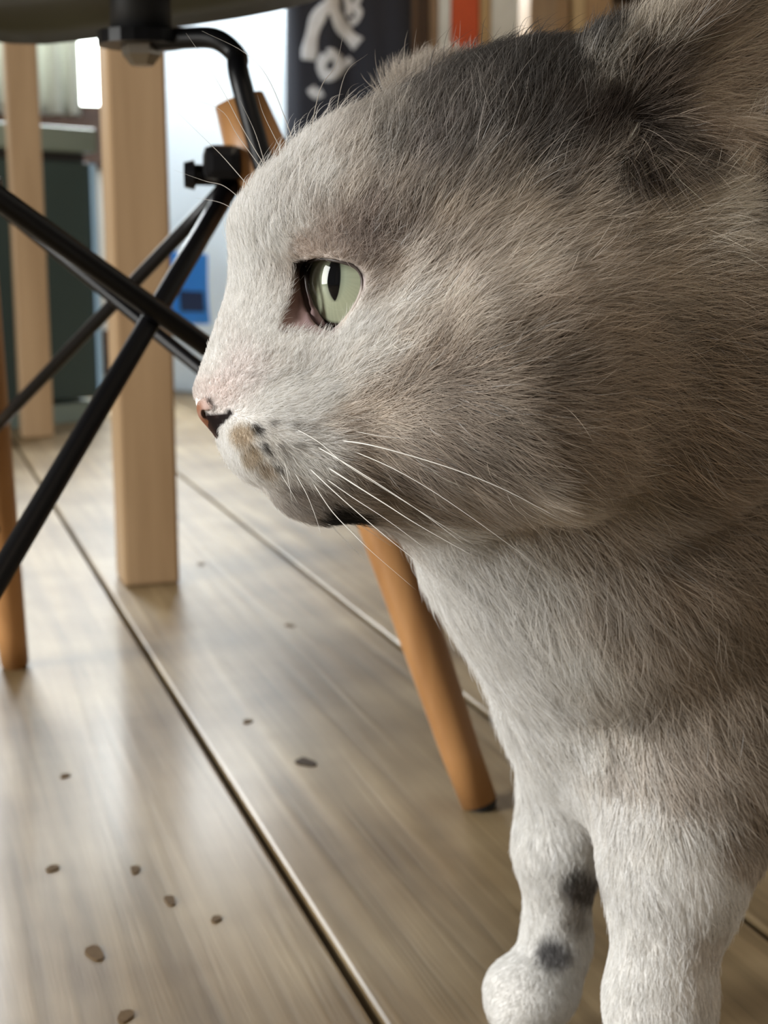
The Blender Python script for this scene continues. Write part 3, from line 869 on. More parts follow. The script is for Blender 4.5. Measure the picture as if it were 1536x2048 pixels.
# keep the largest connected skin only, and soften the grid's steps
def relax(V, Q, n, lam=0.5):
    e = np.concatenate([Q[:, [0, 1]], Q[:, [1, 2]], Q[:, [2, 3]], Q[:, [3, 0]]])
    e = np.concatenate([e, e[:, ::-1]])
    deg = np.bincount(e[:, 0], minlength=len(V)).astype(float)
    for _ in range(n):
        s = np.stack([np.bincount(e[:, 0], weights=V[e[:, 1], q], minlength=len(V)) for q in range(3)], 1)
        V = V + lam * (s / deg[:, None] - V)
    return V
qx, qy = to_px(to_near(V))
hold = (np.abs(poly_sd(qx, qy, EYE_POLY)) < 6) & (V[:, 2] < 0.33)
V2 = relax(V, Q, 2)
V = np.where(hold[:, None], 0.5 * V + 0.5 * V2, V2)
def face_normals(V, Q):
    return np.cross(V[Q[:, 2]] - V[Q[:, 0]], V[Q[:, 3]] - V[Q[:, 1]])
FN = face_normals(V, Q)
VN = np.zeros_like(V)
for q in range(4):
    for ax in range(3):
        VN[:, ax] += np.bincount(Q[:, q], weights=FN[:, ax], minlength=len(V))
VN /= np.maximum(np.linalg.norm(VN, axis=1), 1e-12)[:, None]

# ---- coat maps: small tables of measured points, blended by distance
def blend(px, py, pts, vals, power=3.0, soft=14.0):
    px, py = np.asarray(px, np.float32), np.asarray(py, np.float32)
    num = np.zeros((len(px), vals.shape[1]), np.float32); den = np.zeros(len(px), np.float32)
    for (x, y), v in zip(pts, vals):
        w = 1.0 / ((px - x) ** 2 + (py - y) ** 2 + soft * soft) ** (power / 2)
        num += w[:, None] * v[None, :].astype(np.float32); den += w
    return num / den[:, None]
# x, y, angle of growth (degrees, counter-clockwise from the right), length mm, lift
FLOW = [(420, 745, 78, 1.8, .14), (445, 640, 78, 2.2, .14), (470, 560, 82, 3.2, .16), (455, 790, 70, 1.4, .2), (520, 640, 66, 2.4, .15),
 (510, 450, 84, 5.5, .30), (520, 370, 80, 7.5, .38), (590, 300, 70, 9.0, .42), (640, 360, 72, 7.5, .3), (690, 230, 74, 9.5, .45), (760, 190, 80, 9.5, .42),
 (850, 150, 84, 9.5, .38), (960, 120, 84, 9.5, .36), (1080, 100, 74, 10, .34), (1180, 90, 62, 10, .34), (780, 300, 72, 9, .3), (880, 260, 76, 9, .3), (1000, 230, 76, 10, .3), (1100, 220, 66, 10, .3),
 (580, 430, 84, 5, .25), (700, 400, 66, 7, .28), (850, 370, 58, 9.5, .26), (980, 360, 52, 10, .26), (1100, 350, 42, 10.5, .28), (1220, 380, 34, 11, .3),
 (610, 495, 128, 2.6, .55), (650, 492, 95, 3.0, .6), (700, 495, 60, 3.4, .55), (760, 505, 42, 4.5, .45), (690, 455, 72, 4.5, .45), (770, 450, 58, 6, .4),
 (750, 560, 36, 4.0, .3), (740, 620, 38, 3.5, .3), (820, 540, 36, 7, .28), (930, 520, 32, 10, .28), (1060, 470, 29, 11, .28), (1200, 460, 25, 11.5, .28), (1330, 450, 16, 12, .3), (1430, 440, 6, 12, .36), (1460, 350, 60, 11, .4),
 (830, 680, 30, 7, .28), (950, 640, 25, 10, .28), (1080, 620, 20, 11.5, .28), (1220, 620, 13, 12.5, .28), (1400, 620, 4, 13, .3),
 (570, 700, 58, 2.0, .22), (610, 720, 62, 2.8, .25), (660, 720, 48, 3.2, .26), (540, 760, 30, 2.2, .25), (590, 780, 15, 3.0, .28), (650, 790, 22, 4.5, .28), (740, 770, 22, 6, .27), (560, 820, -8, 2.6, .3), (500, 800, 50, 1.8, .25),
 (480, 860, -70, 1.8, .3), (520, 870, -28, 2.6, .35), (600, 860, -6, 4, .32), (690, 860, 4, 7, .27), (810, 830, 6, 9.5, .26), (950, 820, 2, 11, .26), (1100, 800, -4, 13, .26), (1300, 800, -10, 14, .26), (1460, 800, -14, 14, .28),
 (510, 930, -62, 2.6, .35), (560, 940, -48, 3.6, .33), (630, 940, -34, 5, .3), (720, 930, -20, 7, .26), (850, 930, -14, 10, .25), (1000, 930, -22, 13, .25), (1160, 930, -34, 15, .25), (1350, 940, -30, 15, .26), (1500, 940, -25, 15, .28),
 (600, 1000, -45, 3.0, .28), (650, 1015, -50, 3.2, .32), (720, 990, -28, 6, .25), (820, 1000, -38, 11, .24), (950, 1020, -58, 14, .24), (1100, 1060, -62, 15, .24), (1250, 1080, -58, 15, .26), (1400, 1080, -42, 15, .26), (1510, 1100, -34, 15, .26),
 (880, 1100, -78, 13, .34), (930, 1230, -78, 14, .36), (970, 1370, -74, 14, .36), (1020, 1500, -76, 11, .3), (1060, 1200, -78, 14, .24), (1180, 1230, -78, 15, .24), (1300, 1250, -66, 15, .26), (1430, 1270, -52, 15, .26), (1520, 1300, -44, 15, .28),
 (1100, 1420, -80, 12, .24), (1230, 1440, -80, 13, .25), (1360, 1450, -68, 13, .26), (1500, 1470, -54, 14, .28), (1130, 1560, -84, 7, .24), (1240, 1580, -84, 9, .25), (1380, 1600, -74, 10, .26), (1500, 1620, -62, 11, .28),
 (1060, 1700, -88, 4.2, .26), (1140, 1720, -86, 4.2, .26), (1100, 1850, -90, 3.6, .24), (1000, 1980, -150, 2.4, .22), (1080, 1960, -110, 2.6, .22), (1140, 2020, -80, 2.6, .22),
 (1260, 1700, -86, 5.5, .26), (1360, 1740, -82, 6.0, .26), (1460, 1760, -76, 6.5, .28), (1250, 1900, -88, 4.6, .26), (1340, 1930, -86, 4.6, .26), (1420, 1930, -82, 5, .28), (1300, 2200, -90, 3, .2),
 (1150, 170, 62, 9, .34), (1230, 110, 52, 9, .34), (1330, 40, 46, 9, .32), (1200, 250, 70, 9, .35), (1250, 290, 50, 9, .34), (1330, 360, 34, 10, .34)]
fl_ = np.array(FLOW, float)
FLOW_P = fl_[:, :2]
FLOW_V = np.stack([np.cos(np.radians(fl_[:, 2])), np.sin(np.radians(fl_[:, 2])), fl_[:, 3] * 1e-3, fl_[:, 4]], 1)
W_, C_, T_, G_, D_ = (.80, .785, .755), (.62, .55, .475), (.40, .34, .29), (.155, .142, .132), (.060, .056, .053)
COAT = [(420, 720, W_), (430, 790, (.74, .66, .63)), (480, 740, (.76, .70, .68)), (470, 560, W_), (510, 450, W_), (530, 360, W_), (600, 300, W_), (560, 480, W_), (540, 640, W_), (640, 380, (.74, .72, .69)), (650, 260, (.66, .63, .6)),
 (700, 220, (.40, .38, .36)), (740, 260, (.36, .34, .32)), (790, 170, D_), (760, 330, (.30, .285, .27)), (700, 330, (.56, .53, .5)), (860, 130, D_), (960, 110, D_), (1080, 90, D_), (1180, 80, D_), (850, 230, G_), (950, 220, G_), (1050, 200, D_), (1130, 180, D_),
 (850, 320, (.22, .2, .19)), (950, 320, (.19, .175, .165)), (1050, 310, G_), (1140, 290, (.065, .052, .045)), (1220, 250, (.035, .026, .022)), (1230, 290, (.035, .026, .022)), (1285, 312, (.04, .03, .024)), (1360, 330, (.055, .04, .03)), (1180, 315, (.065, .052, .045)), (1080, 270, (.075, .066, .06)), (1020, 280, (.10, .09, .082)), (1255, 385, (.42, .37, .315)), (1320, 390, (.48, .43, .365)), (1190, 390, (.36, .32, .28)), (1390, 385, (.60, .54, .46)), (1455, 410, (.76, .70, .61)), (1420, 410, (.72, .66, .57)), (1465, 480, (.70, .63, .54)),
 (700, 410, (.56, .52, .485)), (780, 410, (.40, .365, .34)), (880, 410, (.32, .29, .265)), (990, 400, (.32, .29, .262)), (1100, 390, (.27, .242, .22)), (1220, 400, (.34, .305, .27)),
 (620, 490, (.46, .40, .37)), (650, 470, (.40, .345, .315)), (690, 475, (.34, .29, .265)), (740, 465, (.29, .245, .225)), (790, 490, (.33, .285, .26)), (830, 460, (.32, .28, .255)), (720, 510, (.36, .31, .285)), (770, 530, (.46, .41, .375)), (600, 450, (.70, .68, .65)),
 (900, 470, (.50, .45, .40)), (1000, 460, (.50, .45, .395)), (1120, 450, (.50, .45, .395)), (1250, 450, (.52, .465, .40)), (1340, 430, (.56, .505, .435)), (1430, 450, (.72, .66, .57)), (1440, 380, (.66, .60, .52)), (1495, 310, (.07, .055, .042)), (1500, 360, (.06, .045, .034)), (1515, 390, (.06, .045, .034)), (1500, 430, (.07, .055, .04)), (1525, 330, (.06, .045, .034)), (1530, 450, (.075, .06, .045)), (1512, 480, (.11, .09, .07)), (1525, 240, (.3, .27, .23)), (1472, 300, (.62, .54, .45)), (1468, 340, (.66, .58, .5)),
 (800, 560, (.66, .61, .56)), (780, 620, (.74, .71, .67)), (860, 600, (.66, .6, .54)), (1000, 540, (.64, .575, .505)), (1150, 540, (.62, .55, .48)), (1300, 540, (.58, .515, .44)), (1440, 560, (.52, .455, .385)),
 (700, 680, W_), (620, 720, W_), (640, 800, W_), (740, 720, (.74, .71, .67)), (800, 690, (.62, .57, .52)), (850, 720, (.40, .345, .30)), (900, 660, (.58, .52, .46)), (800, 760, (.44, .39, .35)), (880, 770, (.34, .29, .25)), (950, 730, (.42, .365, .315)), (1050, 650, (.52, .455, .395)), (1060, 750, (.37, .315, .265)), (960, 800, (.35, .30, .255)), (1200, 660, (.54, .47, .40)),
 (1200, 780, (.50, .43, .365)), (1380, 700, (.48, .41, .345)), (1500, 700, (.44, .375, .315)), (560, 800, W_), (600, 860, W_), (470, 870, W_), (450, 900, W_), (540, 890, (.70, .67, .63)), (640, 900, W_), (600, 930, W_), (680, 860, (.58, .52, .47)), (720, 890, (.50, .44, .39)), (760, 830, (.52, .465, .415)), (860, 830, (.40, .345, .30)), (860, 900, (.34, .29, .25)), (950, 900, (.36, .31, .265)),
 (1020, 860, (.40, .345, .295)), (1150, 880, (.50, .435, .375)), (1350, 880, (.48, .41, .35)), (1500, 900, (.44, .375, .315)), (780, 960, (.32, .275, .24)), (900, 980, (.40, .35, .305)), (690, 960, (.38, .345, .32)), (600, 985, (.38, .35, .335)), (640, 1000, (.36, .335, .32)), (720, 1000, (.44, .40, .37)),
 (1050, 1000, (.60, .545, .485)), (1200, 1010, (.54, .48, .42)), (1400, 1020, (.46, .395, .335)), (1510, 1050, (.42, .36, .30)), (880, 1080, W_), (960, 1120, W_), (930, 1250, W_), (1000, 1250, W_), (1060, 1150, (.74, .72, .685)), (1060, 1380, W_), (1130, 1300, (.74, .72, .68)), (1180, 1150, (.60, .555, .51)), (1250, 1250, (.56, .51, .46)),
 (1350, 1150, (.47, .41, .355)), (1400, 1280, (.50, .445, .39)), (1510, 1250, (.43, .37, .31)), (1230, 1380, (.60, .56, .51)), (1330, 1400, (.52, .47, .42)), (1450, 1420, (.46, .405, .35)), (1150, 1470, (.72, .70, .665)), (1100, 1560, W_), (1250, 1520, (.62, .58, .54)), (1380, 1540, (.54, .49, .445)), (1500, 1560, (.46, .405, .35)),
 (1240, 1640, (.76, .74, .71)), (1380, 1650, (.72, .70, .665)), (1500, 1680, (.56, .51, .465)), (1060, 1700, W_), (1140, 1700, W_), (1100, 1850, W_), (1300, 1780, W_), (1420, 1800, W_), (1300, 1950, W_), (1050, 1980, W_), (1350, 2150, W_), (1480, 1900, (.66, .62, .58)),
 (1180, 150, (.30, .28, .255)), (1240, 110, (.40, .375, .335)), (1300, 80, (.46, .43, .385)), (1370, 45, (.46, .43, .385)), (1440, 5, (.44, .405, .36)), (1150, 100, D_), (1220, 60, D_), (1290, 150, (.10, .08, .065)), (1380, 90, (.34, .285, .24)), (1370, 190, (.60, .52, .43)), (1440, 130, (.68, .59, .5)), (1470, 60, (.66, .58, .49)), (1460, 230, (.70, .61, .51)), (1420, 290, (.56, .47, .39)), (1350, 270, (.42, .345, .28)), (1290, 225, (.09, .07, .055)), (1310, 200, (.2, .16, .13))]
COAT_P = np.array([c[:2] for c in COAT], float); COAT_V = np.array([c[2] for c in COAT], float)
# strands swallow light among themselves, so the pale coats are given paler hair
lum = COAT_V.mean(1, keepdims=True)
warm = np.clip(1 - np.abs(lum - 0.42) / 0.22, 0, 1)
COAT_V = COAT_V * (1 + warm * np.array([[0.03, -0.01, -0.07]]))
COAT_V = COAT_V ** (1 - 0.27 * np.clip((lum - 0.22) / 0.35, 0, 1))
COAT_V = np.where((COAT_P[:, :1] > 1150) & (COAT_P[:, 1:] > 620) & (lum < 0.6), COAT_V * 0.96, COAT_V)
# dots: x, y, radius, colour, strength
DOTS = [(512, 858, 12, (.07, .066, .062), .95), (527, 893, 10, (.06, .055, .05), .95), (504, 897, 8, (.10, .085, .07), .9), (549, 925, 9, (.06, .055, .05), .95), (521, 926, 8, (.14, .115, .09), .85), (560, 890, 8, (.16, .14, .12), .7), (589, 890, 8, (.14, .12, .10), .75), (545, 845, 9, (.22, .21, .20), .7), (582, 852, 8, (.2, .18, .16), .8), (612, 858, 10, (.24, .2, .17), .7), (512, 860, 9, (.05, .045, .04), .9), (570, 905, 6, (.12, .1, .085), .7), (538, 905, 6, (.1, .085, .07), .7), (622, 890, 9, (.2, .17, .14), .75),
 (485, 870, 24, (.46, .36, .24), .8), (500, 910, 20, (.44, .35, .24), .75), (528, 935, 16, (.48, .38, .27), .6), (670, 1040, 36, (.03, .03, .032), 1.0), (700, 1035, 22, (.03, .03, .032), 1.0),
 (562, 965, 8, (.2, .17, .165), .6), (582, 974, 8, (.18, .15, .145), .65), (606, 980, 8, (.18, .15, .145), .65), (632, 981, 8, (.2, .17, .16), .6), (656, 977, 8, (.22, .19, .17), .5),  # mouth crease: its shade is put in as dark colour, no groove cut
 (418, 812, 9, (.09, .075, .07), .85), (428, 822, 8, (.13, .11, .1), .7),
 (1165, 1770, 42, (.12, .11, .105), .9), (1110, 1905, 38, (.115, .11, .115), .9), (1150, 1840, 30, (.3, .27, .24), .6), (1145, 1780, 26, (.2, .18, .17), .7)]
def vnoise(p, scale, seed):
    """cheap smooth value noise"""
    q = p * scale + seed * 17.3
    i = np.floor(q).astype(np.int64); f = q - i; f = f * f * (3 - 2 * f)
    def h(a):
        n = (a[:, 0] * 73856093) ^ (a[:, 1] * 19349663) ^ (a[:, 2] * 83492791)
        n = (n * 1274126177) & 0x7fffffff
        n = ((n ^ (n >> 13)) * 1103515245 + 12345) & 0x7fffffff
        return (n & 0xffff) / 65535.0
    out = 0
    for a in (0, 1):
        for b in (0, 1):
            for c in (0, 1):
                w = (f[:, 0] if a else 1 - f[:, 0]) * (f[:, 1] if b else 1 - f[:, 1]) * (f[:, 2] if c else 1 - f[:, 2])
                out = out + w * h(i + np.array([a, b, c]))
    return out
def coat_colour(P, jitter=0.0, N_=None):
    """colour of the coat at skin points P (survey axes)"""
    Pn = to_near(P)
    head = np.clip((0.375 - P[:, 2]) / 0.02, 0, 1)
    Puse = np.where((P[:, 2] < 0.345)[:, None] & (P[:, 1] > -0.0)[:, None], Pn, P)
    x, y = to_px(Puse)
    nx = (vnoise(P, 260, 1) - 0.5) * 60 + (vnoise(P, 90, 2) - 0.5) * 50
    ny = (vnoise(P, 260, 3) - 0.5) * 60 + (vnoise(P, 90, 4) - 0.5) * 50
    near_face = np.clip((x - 520) / 250, 0.15, 1)
    xx = x + nx * near_face; yy = y + ny * near_face
    c = blend(xx, yy, COAT_P, COAT_V, 4.0, 16.0)
    # faint tabby bands on the cheek, flank and shoulder
    band = 0.5 + 0.5 * np.sin((y * 0.9 - x * 0.35) / 26 + 5 * vnoise(P, 60, 5))
    amt = np.clip((x - 780) / 200, 0, 1) * np.clip((y - 470) / 80, 0, 1) * (c.mean(1) < 0.62)
    c = c * (1 - 0.14 * (amt * band)[:, None])
    # the back beyond the head: dark grey tabby
    bk_ = np.clip((P[:, 2] - 0.400) / 0.02, 0, 1) * np.clip((P[:, 1] + 0.015) / 0.03, 0, 1)
    tab = vnoise(P, 55, 7)
    dark = np.stack([0.10 + 0.14 * tab, 0.092 + 0.125 * tab, 0.084 + 0.105 * tab], 1)
    c = c * (1 - bk_[:, None]) + dark * bk_[:, None]
    fe = np.clip((-0.010 - side_of(P)) / 0.004, 0, 1) * (y < 165) * (P[:, 2] < 0.36)
    c = c * (1 - fe[:, None]) + np.array([.46, .415, .365]) * fe[:, None]
    for (dx, dy, r, col, st) in DOTS:
        rr = np.hypot(x + nx * 0.12 - dx, y + ny * 0.12 - dy)
        w = np.clip((r * 1.25 - rr) / (r * 0.6), 0, 1) * st
        if dx < 900:
            w = w * (P[:, 2] < 0.33)
        c = c * (1 - w[:, None]) + np.array(col)[None, :] * w[:, None]
    return c

# ---- skin mesh
NOSE_POLY = np.array([(380, 800), (396, 800), (404, 820), (420, 830), (440, 830), (460, 820), (464, 828), (450, 842), (436, 852), (437, 874), (428, 872), (400, 850)], float)
cat = thing('cat', to_world(W(0.10, 0.40, 0.0)), 'white and grey cat standing close by, face in profile with pale green eye', 'cat')
cat.location = (0.10, 0.40, 0.0)
VW = to_world(V)
me = bpy.data.meshes.new('body')
me.from_pydata([], [], [])
me.vertices.add(len(V)); me.vertices.foreach_set('co', VW.astype(np.float32).ravel())
me.loops.add(len(Q) * 4); me.loops.foreach_set('vertex_index', Q.astype(np.int32).ravel())
me.polygons.add(len(Q)); me.polygons.foreach_set('loop_start', np.arange(0, 4 * len(Q), 4, dtype=np.int32))
me.update(calc_edges=True); me.validate()
vc = coat_colour(V)
qx, qy = to_px(to_near(V))
fz = V[:, 2] < 0.33
sc_in = poly_sd(qx, qy, CORNER_POLY)
se_in = poly_sd(qx, qy, EYE_POLY)
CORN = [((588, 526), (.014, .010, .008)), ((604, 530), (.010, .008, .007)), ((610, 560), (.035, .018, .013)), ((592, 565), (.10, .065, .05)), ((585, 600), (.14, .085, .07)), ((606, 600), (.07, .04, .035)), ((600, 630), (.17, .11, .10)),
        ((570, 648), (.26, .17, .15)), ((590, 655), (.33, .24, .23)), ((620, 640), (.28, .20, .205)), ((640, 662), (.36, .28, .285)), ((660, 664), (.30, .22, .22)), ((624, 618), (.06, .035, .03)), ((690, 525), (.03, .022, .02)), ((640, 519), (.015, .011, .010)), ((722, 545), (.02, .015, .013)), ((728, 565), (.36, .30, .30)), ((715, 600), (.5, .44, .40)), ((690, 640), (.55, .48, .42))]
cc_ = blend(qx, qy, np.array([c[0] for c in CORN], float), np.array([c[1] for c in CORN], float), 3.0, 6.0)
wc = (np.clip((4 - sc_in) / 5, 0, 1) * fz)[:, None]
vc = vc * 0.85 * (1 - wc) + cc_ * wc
pink = np.clip((70 - np.hypot((qx - 440), (qy - 760))) / 60, 0, 1) * fz * 0.4
vc = vc * (1 - pink[:, None]) + np.array([.66, .50, .47]) * pink[:, None]
wl_ = (np.clip((4 - poly_sd(qx, qy, NOSE_POLY)) / 5, 0, 1) * fz * (qy > 822))[:, None]
vc = vc * (1 - wl_) + np.array([.03, .015, .011]) * wl_
NOSTRIL = np.array([(410, 826), (430, 833), (446, 828), (460, 818), (466, 826), (450, 843), (438, 856), (436, 872), (424, 852)], float)
wn_ = (np.clip((5 - poly_sd(qx, qy, NOSTRIL)) / 6, 0, 1) * fz)[:, None]
vc = vc * (1 - wn_) + np.array([.010, .007, .007]) * wn_
ca = me.attributes.new('skin_color', 'FLOAT_COLOR', 'POINT')
ca.data.foreach_set('color', np.concatenate([vc, np.ones((len(vc), 1))], 1).astype(np.float32).ravel())
m, nt, N, b = new_mat('cat_skin')
at_ = N.new('ShaderNodeAttribute'); at_.attribute_name = 'skin_color'
nt.links.new(at_.outputs['Color'], b.inputs['Base Color'])
b.inputs['Roughness'].default_value = 0.5
b.inputs['Specular IOR Level'].default_value = 0.02
M['skin'] = m
body = link_mesh('body', me, M['skin'], cat, True)
bvh = BVHTree.FromPolygons([tuple(p) for p in V], [tuple(q) for q in Q.tolist()])
def hit(px, py):
    """first skin point under a surveyed pixel"""
    d = Vector(tuple(K(px, py, 1.0))).normalized()
    loc, n, i, dist = bvh.ray_cast(Vector((0, 0, 0)), d)
    return None if loc is None else np.array(loc)

# ---- fur
def sample(n_try, dens):
    """roots on the skin, density (per face) given"""
    area = 0.5 * np.linalg.norm(FN, axis=1)
    w = area * dens
    n = int(n_try)
    f = np.searchsorted(np.cumsum(w) / w.sum(), rng.random(n)).clip(0, len(Q) - 1)
    u, v = rng.random(n), rng.random(n)
    q = Q[f]
    P = ((1 - u) * (1 - v))[:, None] * V[q[:, 0]] + (u * (1 - v))[:, None] * V[q[:, 1]] + (u * v)[:, None] * V[q[:, 2]] + ((1 - u) * v)[:, None] * V[q[:, 3]]
    Nn = ((1 - u) * (1 - v))[:, None] * VN[q[:, 0]] + (u * (1 - v))[:, None] * VN[q[:, 1]] + (u * v)[:, None] * VN[q[:, 2]] + ((1 - u) * v)[:, None] * VN[q[:, 3]]
    return P, Nn / np.maximum(np.linalg.norm(Nn, axis=1), 1e-9)[:, None]
FC = V[Q].mean(1)
fnn = FN / np.maximum(np.linalg.norm(FN, axis=1), 1e-15)[:, None]
facing = -(fnn * (FC / np.linalg.norm(FC, axis=1)[:, None])).sum(1)
fx_, fy_ = to_px(FC)
is_head = (FC[:, 2] < 0.335) & (FC[:, 1] > 0.0)
dens = np.where(is_head, 1.0, np.where(FC[:, 2] < 0.42, 0.42, 0.16))
dens *= np.where(facing > -0.25, 1.0, 0.35)
face_short = np.clip((760 - fx_) / 200, 0, 1) * is_head
dens *= 1 + 0.9 * face_short
dens *= np.where((fx_ > 1750), 0.3, 1.0)
N_HAIR = int(globals().get('N_HAIR', 540000))
P, Nn = sample(N_HAIR, dens)
Pn = to_near(P)
use_near = (P[:, 2] < 0.345) & (P[:, 1] > 0.0)
Pm = np.where(use_near[:, None], Pn, P)
hx, hy = to_px(Pm)
# bare places: the eye opening and inner corner, the nose leather, the deep ear
facez = P[:, 2] < 0.33
keep = ~((poly_sd(hx, hy, CORNER_POLY) < np.where(hx < 600, -3.0, 2.0) + rng.normal(0, 2.0, len(hx))) & facez) & ~((poly_sd(hx, hy, EYE_POLY) < 5.0) & facez)
keep &= ~((poly_sd(hx, hy, NOSE_POLY) < 1.0) & facez & (side_of(P) < 0.012))
keep &= ~(facez & (hy < 700) & (np.hypot(hx - 710, hy - 586) < 80) & (np.linalg.norm(Pm - eye_c, axis=1) < EYE_R + 0.0004))
P, Nn, Pm, hx, hy = P[keep], Nn[keep], Pm[keep], hx[keep], hy[keep]
n = len(P)
fv = blend(hx, hy, FLOW_P, FLOW_V, 4.0, 20.0)
ang = np.arctan2(fv[:, 1], fv[:, 0])
L = fv[:, 2].astype(float); lift = fv[:, 3].astype(float)
# inner ear: hairs fan out from the front root of the ear
ee = P - near_ear_c
exx, eyy = (hx - 1378), -(hy - 188)
eca, esa = math.cos(EAR_ROT), math.sin(EAR_ROT)
e1_, e2_ = eca * exx + esa * eyy, -esa * exx + eca * eyy
in_ear = (P[:, 2] < 0.315) & (side_of(P) > 0.008) & ((e1_ / 128) ** 2 + (e2_ / 255) ** 2 < 1.0) & (hx > 1240) & (hy < 335)
fan = np.arctan2(-(hy - 232), hx - 1238)
ang = np.where(in_ear, fan - 0.12, ang)
L = np.where(in_ear, 0.009 + 0.007 * rng.random(n), L)
lift = np.where(in_ear, 0.42, lift)
# the back and flank beyond the head: laid towards the tail
back = (P[:, 2] > 0.40) & (P[:, 1] > -0.03)
ang = np.where(back, np.radians(-12), ang)
L = np.where(back, 0.013, L)
ang = ang + rng.normal(0, 0.20, n) + (vnoise(P, 220, 11) - 0.5) * 0.5 * np.clip(L / 0.008, 0.3, 1)
brow = (np.hypot((hx - 690) / 110, (hy - 480) / 42) < 1) & (P[:, 2] < 0.33)
ang = ang + np.where(brow, rng.normal(0, 0.65, n), 0)
L = L * (0.62 + 0.55 * rng.random(n))
L = np.where(P[:, 2] > 0.30, L, L)
d2 = np.stack([np.cos(ang), np.sin(ang), np.zeros(n)], 1)
d2[:, 2] = np.where(use_near[keep], HEAD_T * d2[:, 0], 0.45 * d2[:, 0] * np.clip((P[:, 2] - 0.38) / 0.05, 0, 1))
t = d2 - (d2 * Nn).sum(1)[:, None] * Nn
tl_ = np.linalg.norm(t, axis=1)
t = t / np.maximum(tl_, 0.15)[:, None]
lift = np.clip(lift * (0.75 + 0.5 * rng.random(n)), 0.03, 0.9)
lift = np.maximum(lift, np.clip(0.0009 / np.maximum(L, 1e-4), 0, 0.6))
guard = (rng.random(n) < 0.012) & (P[:, 2] < 0.34) & (hy < 420) & (hx > 470) & (hx < 1100)
L = np.where(guard, L * 1.7, L)
stray = (rng.random(n) < 0.025) | guard
lift = np.where(stray, np.clip(lift * 1.7, 0, 0.9), lift)
NP_ = 6
tt = np.linspace(0, 1, NP_)
perp_ = np.cross(Nn, t)
wob = rng.normal(0, 0.17, n)
lift = lift * np.where(P[:, 2] < 0.33, np.exp(rng.normal(0.05, 0.25, n)), 1.0)
lift = np.clip(lift, 0.03, 0.9)
root = P - Nn * 0.0001
pts = (root[:, None, :] + L[:, None, None] * (t[:, None, :] * (np.sqrt(1 - lift ** 2)[:, None, None] * tt[None, :, None] * (0.75 + 0.25 * tt[None, :, None]))
       + Nn[:, None, :] * (lift[:, None] * (tt[None, :] - 0.42 * tt[None, :] ** 2))[:, :, None]
       + perp_[:, None, :] * (wob[:, None] * tt[None, :] ** 2)[:, :, None]))
# locks: strands lean towards a neighbouring lead strand
lead = np.where(rng.random(n) < np.where(P[:, 2] < 0.33, 0.035, 0.02))[0]
kd = KDTree(len(lead))
for i, j in enumerate(lead): kd.insert(Vector(P[j]), i)
kd.balance()
own = np.array([kd.find(Vector(p))[1] for p in P])
lj = lead[own]
amt = (0.08 + 0.42 * rng.random(n)) * np.clip((L - 0.0018) / 0.006, 0.15, 1)
w = amt[:, None] * tt[None, :] ** 1.6
tip = pts[lj] - P[lj][:, None, :] + P[:, None, :] * 0.35 + P[lj][:, None, :] * 0.65
pts = pts * (1 - w[:, :, None]) + tip * w[:, :, None]
# colours
hc = coat_colour(P)
ticking = np.exp(rng.normal(0, 0.16, n))
grey = np.clip((0.5 - hc.mean(1)) / 0.3, 0, 1)
ticking *= np.exp(rng.normal(0, 0.30, n) * grey)
lock = np.exp(rng.normal(0, 0.10, len(lead)))[own]
hc = np.clip(hc * (ticking * (1 + (lock - 1) * (0.35 + 0.65 * grey)))[:, None], 0.008, 0.88)
pale = (rng.random(n) < 0.05 * grey)
hc = np.where(pale[:, None], np.minimum(hc * 2.4 + 0.05, 0.7), hc)
zc = P[:, 2]
rad = np.where(zc < 0.335, 0.000050, np.where(zc < 0.42, 0.000090, 0.00018)) * (0.75 + 0.5 * rng.random(n))
rad *= np.clip(L / 0.006, 0.62, 1.0)

def strands(name, pts, rad, col, mat, parent, taper=(1.0, 1.0, 0.9, 0.75, 0.5, 0.12)):
    n_, k_ = pts.shape[:2]
    hcv = bpy.data.hair_curves.new(name)
    hcv.add_curves([k_] * n_)
    off = np.array(parent_origin(parent))
    wp = to_world(pts.reshape(-1, 3)) - off
    hcv.position_data.foreach_set('vector', wp.astype(np.float32).ravel())
    ra = hcv.attributes.new('radius', 'FLOAT', 'POINT') if 'radius' not in hcv.attributes else hcv.attributes['radius']
    ra.data.foreach_set('value', (rad[:, None] * np.array(taper)[None, :]).astype(np.float32).ravel())
    fa = hcv.attributes.new('fur_color', 'FLOAT_COLOR', 'CURVE')
    fa.data.foreach_set('color', np.concatenate([col, np.ones((n_, 1))], 1).astype(np.float32).ravel())
    hcv.materials.append(mat)
    o = bpy.data.objects.new(name, hcv); COL.objects.link(o); o.parent = parent
    return o
m, nt, N, b = new_mat('cat_fur')
at_ = N.new('ShaderNodeAttribute'); at_.attribute_name = 'fur_color'
nt.links.new(at_.outputs['Color'], b.inputs['Base Color'])
b.inputs['Roughness'].default_value = 0.55
b.inputs['Specular IOR Level'].default_value = 0.25
trn = N.new('ShaderNodeBsdfTranslucent'); nt.links.new(at_.outputs['Color'], trn.inputs[0])
mx = N.new('ShaderNodeMixShader'); mx.inputs[0].default_value = 0.42
nt.links.new(b.outputs[0], mx.inputs[1]); nt.links.new(trn.outputs[0], mx.inputs[2]); nt.links.new(mx.outputs[0], N['Material Output'].inputs[0])
M['fur'] = m
fur = strands('fur', pts, rad, hc, M['fur'], cat)
fur['kind'] = 'stuff'

